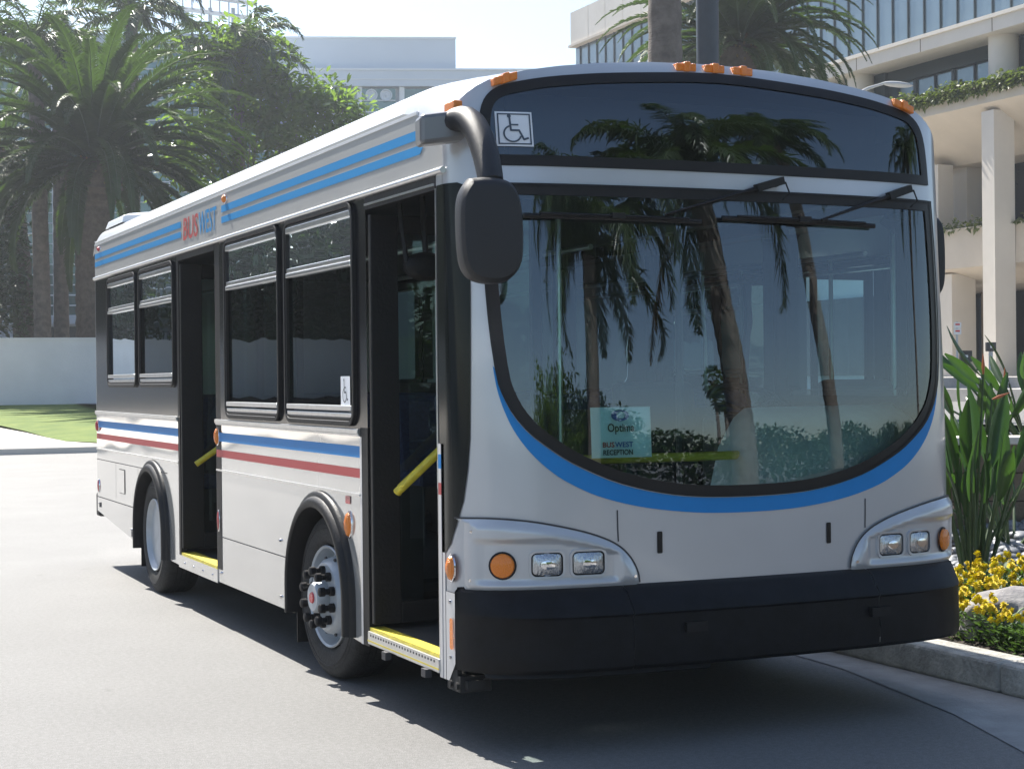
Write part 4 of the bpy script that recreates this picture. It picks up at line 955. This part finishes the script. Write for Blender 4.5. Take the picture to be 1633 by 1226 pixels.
for i in range(9):
    x0 = -11+i*2.9+.0
    g = MB(); wb(g, (x0, .30, hz(176)), (x0+2.3, .45, hz(139))); wnd = g.build('window', M['greenwin'], t)
    g = MB(); wb(g, (x0-.35, .0, hz(180)), (x0, .5, hz(137.2))); wb(g, (x0, .2, hz(159)), (x0+2.3, .29, hz(157.5))); wb(g, (x0-.3, .05, hz(178)), (x0+2.3, .4, hz(176.2))); g.build('window_frame', M['steelwhite'], wnd)
    if i in (3, 5, 7):
        for kx in (.65, 1.65):
            g = MB(); c = bo+ex*(x0+kx)+ey*.2+Vector((0, 0, hz(150)))
            rows = [[c-ey*a+ex*(r*math.cos(k*math.pi/10))+Vector((0, 0, r*math.sin(k*math.pi/10))) for k in range(20)] for a, r in ((0, .42), (.08, .42), (.08, .34), (.02, .30), (.02, .1), (.07, .08), (.07, .001))]
            g.grid(rows, closed=True); g.build('fan_unit', M['bluewhite'], t, smooth=True)
# glass building behind the palms
bo = at(-60, 613, 92); bo.z = Z0; t = thing('glass_office', 'green glass curtain wall office with white mullions behind the palms', 'building', bo)
k92 = 92/FPX
def hz2(py): return (606-py)*k92+1.5-Z0
g = MB(); wb(g, (-40, .3, 0), (17, 20, hz2(60))); g.build('glass_wall', M['greenwin'], t)
g = MB(); wb(g, (-40, .1, hz2(60)), (17, 20, hz2(45))); g.build('parapet', M['bluewhite'], t)
g = MB()
for i in range(30): wb(g, (-40+i*1.97, .18, hz2(498)), (-39.92+i*1.97, .3, hz2(60)))
for i in (2, 4, 6, 8, 10): wb(g, (-7+i*1.97*1.01, -.1, hz2(498)), (-6.6+i*1.97*1.01, .17, hz2(60)))
for i in range(28): wb(g, (-40, .2, hz2(498-i*16.5)), (17, .29, hz2(496-i*16.5)))
g.build('mullions', M['steelwhite'], t)
g = MB(); wb(g, (-40, -1.2, 0), (17, .1, hz2(512))); wb(g, (2, -1.5, hz2(512)), (17, .1, hz2(500))); g.build('base_storey', M['bluewhite'], t)
g = MB(); wb(g, (3, -1.26, hz2(535)), (9, -1.2, hz2(516))); g.build('ground_window', M['darkwin'], t)
# open steel frame up on a roof
bo = at(262, 613, 96); bo.z = Z0; t = thing('rooftop_steel_frame', 'open white steel frame on a rooftop at the upper left', 'roof frame', bo)
k96 = 96/FPX
def hz3(py): return (606-py)*k96+1.5-Z0
g = MB(); wb(g, (-9, 2, 0), (5.2, 14, hz3(62))); g.build('roof_block', M['bluewhite'], t)
g = MB()
for i in range(11): x = .2+i*.52; wb(g, (x, 0, hz3(40)), (x+.07, .1, hz3(-40)))
for x in (1.4, 2.7, 4.0): wb(g, (x, .1, hz3(62)), (x+.2, .4, hz3(8)))
g.build('post', M['pole'], t)
g = MB()
for z in (16, -8, -32):
    a = bo+ex*0+Vector((0, 0, hz3(z-10))); b = bo+ex*5.4+Vector((0, 0, hz3(z+10))); g.tube([a, b], .13, 4)
g.build('beam', M['pole'], t)
# ================================================================== BUILDING right
XF = 36.3
t = thing('concrete_office', 'cream concrete office building with planted balconies, round columns and blue glass bands', 'building', (XF, 45, 1.42))
Y0, Y1 = 20, 72.8
def bb(x0, x1, z0, z1, y0=Y0, y1=Y1): g = MB(); g.box((x0, y0, z0), (x1, y1, z1)); return g
bb(XF+.6, XF+20, 13.85, 18.9).build('upper_glass_band', M['bluewin'], t)
g = MB()
for i in range(56): y = Y0+.5+i*.94; g.box((XF+.54, y, 13.85), (XF+.6, y+.05, 18.9))
g.build('upper_mullions', M['mullion'], t)
bb(XF+.3, XF+20, 18.9, 20.6).build('parapet', M['creamlight'], t)
g = MB(); [g.box((XF+.295, Y0+i*1.88, 18.92), (XF+.3, Y0+i*1.88+.03, 20.58)) for i in range(28)]; g.box((XF+.2, Y0, 18.78), (XF+.6, Y1+.1, 18.9)); g.build('parapet_joints', M['cream'], t)
bb(XF, XF+20, 13.25, 13.72).build('floor_slab', M['creamlight'], t)
bb(XF-.08, XF+.6, 13.72, 13.849).build('slab_coping', M['creamlight'], t)
for i in range(12): g = MB(); g.box((XF-.004, 24+i*3.9, 13.25), (XF, 24+i*3.9+.04, 13.72)); g.build('slab_joint', M['brown'], t)
bb(XF+1.6, XF+20, 11.2, 13.25).build('window_band', M['bluewin'], t)
bb(XF+1.45, XF+1.6, 12.75, 13.249).build('window_lintel', M['mullion'], t)
g = MB()
for i in range(48): y = Y0+i*1.12; wd_ = .16 if i % 2 else .05; g.box((XF+1.52, y, 11.3), (XF+1.598, y+wd_, 12.75))
g.box((XF+1.55, Y0, 11.3), (XF+1.598, Y1, 11.36)); g.box((XF+1.55, Y0, 12.70), (XF+1.598, Y1, 12.75))
g.build('window_mullions', M['mullion'], t)
for y in (40.1, 48.4, 31.8, 56.7, 65.0):
    g = MB(); g.lathe([(11.2, .52), (13.248, .52)], (XF+.9, y, 0), 'z', 20); g.build('column', M['creamlight'], t, smooth=True)
    g = MB(); g.box((XF+1.3, y-1.0, 11.3), (XF+1.5, y-.4, 13.24)); g.build('column_panel', M['mullion'], t)
g = MB(); P = [(XF+.05, 11.55), (XF-.02, 10.85), (XF+2.6, 9.35), (XF+20, 9.35), (XF+20, 11.3), (XF+.4, 11.3), (XF+.4, 11.55)]
g.grid([[(x, y, z) for x, z in P] for y in (Y0, Y1)]); g.add([(x, Y1, z) for x, z in P], [tuple(range(len(P)))]); g.build('balcony_planter', M['cream'], t)
bb(XF+4.2, XF+20, 6.6, 9.36).build('recessed_windows', M['darkwin'], t)
g = MB()
for i in range(14): g.box((XF+4.12, Y0+i*3.9, 6.7), (XF+4.2, Y0+i*3.9+.12, 9.35))
for i in range(7): g.box((XF+4.05, Y0+i*7.8, 8.55), (XF+4.19, Y0+i*7.8+3.9, 8.62))
g.build('recessed_mullions', M['mullion'], t)
for y in (44.6, 36.6, 52.6, 60.6):
    g = MB(); g.box((XF+1.6, y, 6.6), (XF+2.3, y+.95, 9.36)); g.box((XF+3.1, y+.2, 6.6), (XF+4.0, y+1.3, 9.36)); g.build('upper_pier', M['creamlight'], t)
g = MB(); P = [(XF+1.05, 6.8), (XF+1.0, 5.35), (XF+3.2, 4.8), (XF+20, 4.8), (XF+20, 6.6), (XF+1.4, 6.6), (XF+1.4, 6.8)]
g.grid([[(x, y, z) for x, z in P] for y in (Y0, Y1)]); g.add([(x, Y1, z) for x, z in P], [tuple(range(len(P)))]); g.build('lower_balcony', M['cream'], t)
bb(XF+6.5, XF+20, 1.42, 4.76).build('ground_floor_glass', M['darkwin'], t)
g = MB()
for i in range(18): y = Y0+i*2.9; g.box((XF+5.9, y, 1.42), (XF+6.49, y+1.3, 4.76))
g.build('ground_floor_piers', M['brown'], t)
for y in (39.0, 29.3, 50.8):
    g = MB(); g.box((XF-.55+.65, y+.7, 1.42), (XF+.34+.65, y+.7+.64, 10.6 if y < 45 else 5.2)); g.build('fin_pier', M['creamlight'], t)
    g = MB(); g.box((XF-.1, y+.5, 1.42), (XF+1.2, y+1.5, 1.62)); g.build('pier_base', M['creamlight'], t)
g = MB(); g.box((XF+1.3, 43.5, 1.42), (XF+2.4, 44.2, 5.2)); g.build('lower_pier', M['creamlight'], t)
def ivy(label, x, z, y0, y1, n, seed, hang=.35):
    rnd = random.Random(seed); c = Vector((x, (y0+y1)/2, z)); tt = thing('trailing_ivy', label, 'hedge plant', c, 'ivy on the balconies'); lf = Leafy()
    for i in range(n):
        y = rnd.uniform(y0, y1); h = .20+.12*math.sin(y*1.3)*math.sin(y*.7+1)+.08*math.sin(y*5); p = Vector((x+rnd.uniform(-.38, .35), y, z+rnd.uniform(-hang, h)))
        if p.z < z and p.x > x-.2: p.x = x-.3
        a = Vector((rnd.gauss(-.5, .8), rnd.gauss(0, 1), rnd.gauss(.1, .7))).normalized(); lf.blade(p, a, Vector((rnd.gauss(0, .4), rnd.gauss(0, .4), 1)).normalized(), .19*rnd.uniform(.6, 1.3), .065, .3)
    lf.build('foliage', M['ivy'], tt)
    g = MB(); g.tube([(x, y0+(y1-y0)*i/20, z+.05+.04*math.sin(i*2)) for i in range(21)], .04, 5); g.build('vine_stem', M['stem'], tt)
ivy('bright ivy spilling over the upper balcony planter', XF+.22, 11.55, 26, 60, 9000, 4)
ivy('darker ivy on the lower balcony behind the tall pier', XF+1.25, 6.78, 36, 60, 1500, 5, .08)
# right side palm, trunk, post
b = gnd(1185, 600, 50, 1.2); palm('date_palm', 'dense date palm crown rising behind the bus roof at centre right', 'date palms', b, at(1185, 70, 50).z-1.2, .5, 120, 4.4, 'date', seed=14, nl=120)
b = gnd(1066, 600, 23, .9); t = palm('queen_palm', 'smooth grey palm trunk rising directly behind the bus roof, crown above the frame', 'queen palms near the bus', b, 9.6, .215, 18, 3.2, 'queen', seed=15, bark='barkgrey', nl=70)
b = gnd(1134, 600, 26, .9); t = thing('lamp_post', 'thick dark painted post standing right of the grey palm trunk', 'post', b)
g = MB(); g.tube([b, b+Vector((0, 0, 12))], .175, 20); g.build('post', M['post'], t, smooth=True)
g = MB(); g.tube([b, b+Vector((0, 0, .1)), b+Vector((0, 0, .5)), b+Vector((0, 0, .55))], [.34, .34, .28, .18], 16); g.build('post_base', M['post'], t)
g = MB(); g.tube([b+Vector((0, 0, 11.9)), b+Vector((.7, .2, 12.3)), b+Vector((1.8, .5, 12.4))], .06, 8); g.obox(b+Vector((2.1, .6, 12.38)), (.35, .1, 0), (-.05, .14, 0), (0, 0, .07)); g.build('lamp_arm', M['post'], t)
b = gnd(1310, 600, 24, .9); leaftree('broadleaf_tree', 'small bright green tree seen through the driver side window of the bus', 'glossy broadleaf trees', b, 4.5, [B(1300, 440, 24, .6), B(1360, 420, 24, .5), B(1280, 500, 24, .45), B(1350, 500, 24, .5), B(1400, 460, 24, .4)], 3000, .16, seed=26, trunk_r=.06)
# street lamp in front of the building
b = gnd(1345, 600, 56, 1.42); t = thing('street_lamp', 'pale cobra head street lamp reaching over the ivy balcony', 'street lamp', b)
tip = at(1425, 133, 56); el = at(1352, 158, 56)
g = MB(); g.tube([b, Vector((b.x, b.y, el.z-.5)), el, at(1385, 141, 56), at(1408, 134, 56)], [.12, .09, .06, .05, .045], 8); g.build('lamp_pole', M['pole'], t, smooth=True)
g = MB(); hv = (at(1455, 137, 56)-at(1408, 133, 56)); hd_ = hv.normalized(); c = at(1431, 135, 56)
rows = []
for i in range(9):
    q = -1+2*i/8; r = math.sqrt(max(.02, 1-q*q)); rows.append([c+hd_*q*.52+Vector((-hd_.y, hd_.x, 0))*(.17*r*math.cos(2*math.pi*k/14))+Vector((0, 0, .10*r*math.sin(2*math.pi*k/14))) for k in range(14)])
g.grid(rows, closed=True); g.build('lamp_head', M['pole'], t, smooth=True)
# parking sign and call boxes
b = gnd(1527, 615, 46, 1.18); t = thing('parking_sign', 'small white parking sign with red print on a thin pole by the plaza', 'sign', b)
top = at(1527, 513, 46); g = MB(); g.tube([b, Vector((b.x, b.y, top.z))], .03, 8); g.build('pole', M['pole'], t)
for nm, p0_, p1_ in (('plate', 514, 523), ('plate', 524, 534)):
    c = at(1527, (p0_+p1_)/2, 45.9); g = MB(); g.obox(c, CR*.10, _f*.008, Vector((0, 0, .075))); pl = g.build(nm, M['signw'], t)
    g = MB(); g.obox(c-_f*.012+Vector((0, 0, .02)), CR*.06, _f*.002, Vector((0, 0, .022))); g.build('sign_print', M['signr'], pl)
for i, (px, py, Z, lb) in enumerate([(1540, 568, 42, 'black call box on a short post left of the tall pier'), (1580, 553, 41, 'black call box on a white post in front of the tall pier')]):
    b = gnd(px, 612, Z, .9 if not i else 1.2); t = thing('call_box', lb, 'call box', b, 'black boxes on posts'); c = at(px, py, Z); hw = .14 if not i else .11
    g = MB(); g.tube([b, c], .05, 8); g.build('post', M['boxblack' if not i else 'pole'], t); g = MB(); g.obox(c, CR*hw, _f*.09, Vector((0, 0, hw*1.0))); bx_ = g.build('box', M['boxblack'], t, bevel=.01)
    g = MB(); g.obox(c-_f*.095, CR*.035, _f*.003, Vector((0, 0, .03))); g.build('badge', M['signw'], bx_)
# ================================================================== FLOWER BED
def strel(label, x, y, z, n, h, seed, spread=.35, blooms=()):
    rnd = random.Random(seed); t = thing('bird_of_paradise_plant', label, 'plant', (x, y, z), 'bird of paradise plants'); lf = MB(); st = MB()
    for i in range(n):
        az = rnd.uniform(0, 6.28); rr = spread*rnd.uniform(.1, 1); b = Vector((x+.10*math.cos(az)*rnd.random(), y+.10*math.sin(az)*rnd.random(), z))
        H = h*rnd.uniform(.55, 1.0); tp = b+Vector((math.cos(az)*rr, math.sin(az)*rr, H*.62)); d = Vector((math.cos(az)*rr*1.1, math.sin(az)*rr*1.1, H*.45)).normalized(); L = H*rnd.uniform(.38, .5); W_ = L*rnd.uniform(.085, .125)
        st.tube([b, b+(tp-b)*.5+Vector((0, 0, .03)), tp], [.014, .011, .008], 5, cap=False)
        s_ = d.cross(Vector((math.sin(az*3), math.cos(az*3), .2))).normalized(); u = s_.cross(d); rows = []
        for k in range(9):
            q = k/8; wd = W_*math.sin(math.pi*(q*.93+.04))**.75; c = tp+d*L*q+u*(-.10*L*q*q); rows.append([c-s_*wd+u*wd*.45, c-s_*wd*.5+u*wd*.12, c, c+s_*wd*.5+u*wd*.12, c+s_*wd+u*wd*.45])
        lf.grid(rows)
    lf.build('leaves', M['strel'], t, smooth='keep'); st.build('leaf_stems', M['stem'], t, smooth=True)
    for (dx, dy, hh, bend) in blooms:
        b = Vector((x, y, z)); tp = b+Vector((dx, dy, hh)); g = MB(); g.tube([b, b+(tp-b)*.6, tp], [.010, .008, .007], 5); f_ = g.build('flower_stalk', M['stem'], t)
        g = MB(); d = Vector((bend, -.2*bend, .35 if bend else 1)).normalized(); g.tube([tp, tp+d*.05, tp+d*.13], [.005, .011, .002], 6); g.build('flower', M['flower'], f_, smooth=True)
p = at(1552, 850, 10.6); strel('bird of paradise clump with tall upright leaves right beside the front corner of the bus', p.x, p.y, bedz(p.x, p.y)-.03, 26, 1.12, 3, .24, [(.05, -.05, 1.28, 0), (.16, .0, 1.12, 1)])
p = at(1600, 860, 11.2); strel('low spreading bird of paradise clump against the brown wall', p.x+.05, p.y, bedz(p.x, p.y)-.03, 14, .95, 4, .50)
p = at(1650, 700, 13.6); strel('bird of paradise clump at the right edge behind the wall cap', p.x, p.y, .82, 36, 1.15, 8, .75, [(-.30, .0, .62, 0)])
p = at(1570, 720, 13.0); strel('smaller bird of paradise clump showing red bracts above the wall cap', p.x+.15, p.y+.3, .6, 20, 1.0, 11, .4)
# boulders
def rock(label, c, sx, sy, sz, seed):
    bm = bmesh.new(); bmesh.ops.create_icosphere(bm, subdivisions=4, radius=1); rnd = random.Random(seed); ph = [rnd.uniform(0, 6) for _ in range(6)]
    for v in bm.verts:
        p = v.co; k = 1+.10*math.sin(2.3*p.x+ph[0])*math.cos(2.1*p.y+ph[1])+.07*math.sin(4.7*p.z+ph[2]+2*p.x)+.03*math.sin(13*p.x+5*p.z)*math.sin(11*p.y+ph[5])+.05*math.sin(9*p.x+ph[3])*math.sin(8*p.y+ph[4]); v.co = Vector((p.x*sx*k, p.y*sy*k, p.z*sz*k))
    me = bpy.data.meshes.new('boulder'); bm.to_mesh(me); bm.free(); me.materials.append(M['stone']); me.polygons.foreach_set('use_smooth', [True]*len(me.polygons))
    o = bpy.data.objects.new('boulder', me); COL.objects.link(o); o.location = c; o.rotation_euler = (0, .1, seed); return tag(o, label, 'rock')
p = at(1618, 958, 8.95); rock('pale granite boulder half buried among the marigolds', (p.x, p.y, bedz(p.x, p.y)+.07), .31, .22, .16, 3)
# pebbles
g = MB(); rnd = random.Random(5)
ico = []; 
bm = bmesh.new(); bmesh.ops.create_icosphere(bm, subdivisions=2, radius=1); iv = [v.co.copy() for v in bm.verts]; ifc = [tuple(v.index for v in f.verts) for f in bm.faces]; bm.free()
wn = (W1-W0).normalized()
for i in range(2300):
    x = rnd.uniform(3.6, 7.0); y = rnd.uniform(-.4, 4.6)
    q = Vector((x, y))-W0; dist = wn.x*q.y-wn.y*q.x
    if dist > -.14 or dist < -2.5: 
        if not (x < 5.2 and y > 2.1 and dist > -3): continue
    a = rnd.uniform(.035, .07); b_ = a*rnd.uniform(.6, .9); c_ = a*rnd.uniform(.4, .6); az = rnd.uniform(0, 3.14); ca, sa = math.cos(az), math.sin(az); z = bedz(x, y)+rnd.uniform(.0, .05)
    g.add([(x+ca*v.x*a-sa*v.y*b_, y+sa*v.x*a+ca*v.y*b_, z+v.z*c_+.12*v.x*a) for v in iv], ifc)
struct(g.build('river_pebbles', M['pebble'], smooth=True), 'stuff')
# marigolds
protos = []
def marigold(seed, first=None):
    rnd = random.Random(seed); lf = Leafy(); bl = []
    for i in range(170):
        az = rnd.uniform(0, 6.28); r = rnd.uniform(0, .11); p = Vector((math.cos(az)*r, math.sin(az)*r, rnd.uniform(.0, .12))); d = Vector((math.cos(az), math.sin(az), rnd.uniform(.0, 1.3))).normalized(); lf.blade(p, d, Vector((0, 0, 1)), rnd.uniform(.03, .06), .007, .15)
    heads = []
    for i in range(rnd.randint(8, 10)):
        az = rnd.uniform(0, 6.28); r = rnd.uniform(.01, .13); c = Vector((math.cos(az)*r, math.sin(az)*r, rnd.uniform(.13, .185))); R0 = rnd.uniform(.015, .022); g = MB()
        ti = Vector((rnd.gauss(0, .3), rnd.gauss(-.1, .3), 1)).normalized(); tx = ti.cross(Vector((0, 1, 0))).normalized(); ty = ti.cross(tx)
        for lay, (rr, zz, el) in enumerate(((1.0, 0, .15), (.8, .25, .5), (.5, .45, .9))):
            npt = 10-2*lay
            for k in range(npt):
                a = 2*math.pi*(k+.5*lay)/npt; d = tx*math.cos(a)+ty*math.sin(a); s_ = tx*-math.sin(a)+ty*math.cos(a); b0 = c+ti*R0*(zz-.1); e1 = c+d*R0*rr+ti*R0*(zz+el*.55); e2 = c+d*R0*rr*.75+ti*R0*(zz+el*.5)
                g.add([b0, e2-s_*R0*.34, e1-s_*R0*.2, e1+s_*R0*.2, e2+s_*R0*.34], [(0, 1, 2, 3, 4)])
        g.lathe([(-.012, .004), (0, R0*.55), (.012, R0*.4)], c, 'z', 6); heads.append((c, g))
    return lf, heads
LAB = 'yellow marigold plant in the flower bed beside the kerb'
pr = []
for s_ in range(4):
    lf, heads = marigold(100+s_); t = thing('marigold_plant', LAB, 'flower', (0, 0, 0), 'yellow marigolds in the bed'); f_ = lf.build('foliage', M['mfoliage'], t)
    hs_ = [g.build('blossom', M['marigold'], t, smooth='keep') for c, g in heads]; pr.append((t, [f_]+hs_))
rnd = random.Random(8); spots = []
for i in range(6000):
    x, y = rnd.uniform(3.12, 5.6), rnd.uniform(-1.6, 3.2)
    px_ = (Vector((x, y, .2))-CAM); q = Vector((x, y))-W0; dist = wn.x*q.y-wn.y*q.x
    if dist > -2.15 or (Vector((x, y))-Vector((p.x, p.y))).length < .25: continue
    if all((x-a)**2+(y-b_)**2 > .138**2 for a, b_ in spots): spots.append((x, y))
vis = []
for x, y in spots:
    d = Vector((x, y, .25))-CAM; Zd = d.dot(_f); u = PX0+FPX*d.dot(CR)/Zd
    if 1330 < u < 1700: vis.append((Zd, x, y))
vis.sort(); vis = vis[:190]
for i, (_, x, y) in enumerate(vis):
    t, ch = pr[i % 4]
    if i >= 4:
        t = t.copy(); COL.objects.link(t); t['label'] = LAB
        for c in ch: c2 = c.copy(); COL.objects.link(c2); c2.parent = t
    t.location = (x, y, bedz(x, y)-.01); t.rotation_euler = (0, 0, rnd.uniform(0, 6.28)); k = rnd.uniform(.95, 1.3); t.scale = (k, k, k)
# ================================================================== behind the camera (seen mirrored in the windscreen)
def refl(px, py, D, z=0):
    """ground point that the windscreen mirrors at a pixel column, D metres from the glass"""
    d = _f+CR*((px-PX0)/FPX); a = math.atan2(d.x, d.y); hit = Vector((CAM.x+math.tan(a)*(-.12-CAM.y), -.12, 0)); return Vector((hit.x+math.sin(a)*D, hit.y-math.cos(a)*D, z))
REFL = [(1172, 15, 8.0, 'queen', .34, 4.6, 'tall palm with smooth trunk nearest the bus across the street'), (600, 14, 6.3, 'queen', .24, 3.8, 'bushy palm across the street facing the kerb side half of the windscreen'),
        (2500, 15, 8.6, 'queen', .26, 4.2, 'palm across the street facing the driver side of the windscreen'), (1560, 24, 12.5, 'queen', .30, 4.6, 'tallest feathery palm farther down the opposite pavement')]
for i, (px, D, h, kd, tr, L, lb) in enumerate(REFL):
    palm('queen_palm', lb, 'palms across the street', refl(px, 0, D), h, tr, 24, L, kd, seed=50+i, bark='barkgrey', nl=90, lean=(-1.0 if i == 0 else -1.6 if i == 3 else .4, .3), dead=(math.pi, 4.6) if i == 0 else None)
for i, (px, D, h) in enumerate([(1060, 70, 11.0), (1100, 58, 8.0)]):
    fanpalm('fan_palm', ['tall thin fan palm far across the street', 'shorter fan palm far across the street'][i], 'distant fan palms', refl(px, 0, D), h, .22, 1.5, seed=60+i)
for i, (px, D, r, h) in enumerate([(330, 15, 1.7, 3.8), (520, 17, 1.5, 4.2), (640, 20, 1.4, 3.4), (180, 14, 1.6, 3.0)]):
    b = refl(px, 0, D); leaftree('broadleaf_tree', ['green leafy tree', 'taller glossy tree', 'small round tree', 'low bushy tree'][i]+' across the street from the bus front', 'trees across the street', b, h, [(b+Vector((random.uniform(-1, 1)*r*.7, random.uniform(-1, 1)*r*.7, h*.6+random.uniform(-1, 1)*r*.6)), r*.6) for _ in range(6)], 5000, .2, seed=70+i, trunk_r=.1)
# hedge line across the street
def hedge(label, a, b_, h, n, seed, w_=.9):
    rnd = random.Random(seed); a, b_ = Vector(a), Vector(b_); t = thing('hedge', label, 'hedge', (a+b_)/2, 'hedges across the street'); lf = Leafy()
    for i in range(n):
        q = rnd.random(); p = a+(b_-a)*q; hh = h*(.85+.15*math.sin(q*40+seed)); p = p+Vector((rnd.uniform(-w_, w_), rnd.uniform(-w_, w_), hh*rnd.random()**.6)); d = Vector((rnd.gauss(0, 1), rnd.gauss(0, 1), rnd.gauss(.3, .7))).normalized(); lf.blade(p, d, Vector((0, 0, 1)), .32, .11, .2)
    lf.build('foliage', M['leafdark'], t)
    g = MB()
    for i in range(12): p = a+(b_-a)*((i+.5)/12); g.tube([p, p+Vector((0, 0, h*.7))], .06, 5)
    g.build('stems', M['barkgrey'], t)
hedge('long dark hedge across the street in front of the bus', (2, -24, 0), (34, -19, 0), 2.9, 14000, 3)
hedge('dark hedge across the street at the left', (-30, -22, 0), (1.5, -24, 0), 2.4, 7000, 4)

bo = Vector((-42, 22, 0)); t = thing('office_building', 'unseen office block added on the left to darken the side window reflections', 'building', bo)  # block added out of view so the side windows mirror it, not bright sky
g = MB(); g.box((-60, 22, 0), (-30, 100, 26)); g.build('wall', M['bluewhite'], t)
g = MB()
for k in range(6): g.box((-30, 24, 1.5+k*4), (-29.8, 98, 4.4+k*4))
g.build('window_band', M['darkwin'], t)
# ================================================================== HAZE
hz_ = MB(); hz_.box((-45, -40, -1), (75, 150, 34)); hm = bpy.data.materials.new('haze'); hm.use_nodes = True; n_ = hm.node_tree; n_.nodes.remove(n_.nodes['Principled BSDF'])
pv = n_.nodes.new('ShaderNodeVolumePrincipled'); pv.inputs['Color'].default_value = (.86, .92, 1, 1); pv.inputs['Density'].default_value = .0008; pv.inputs['Anisotropy'].default_value = .55
n_.links.new(pv.outputs[0], n_.nodes['Material Output'].inputs['Volume']); struct(hz_.build('haze', hm), 'stuff')
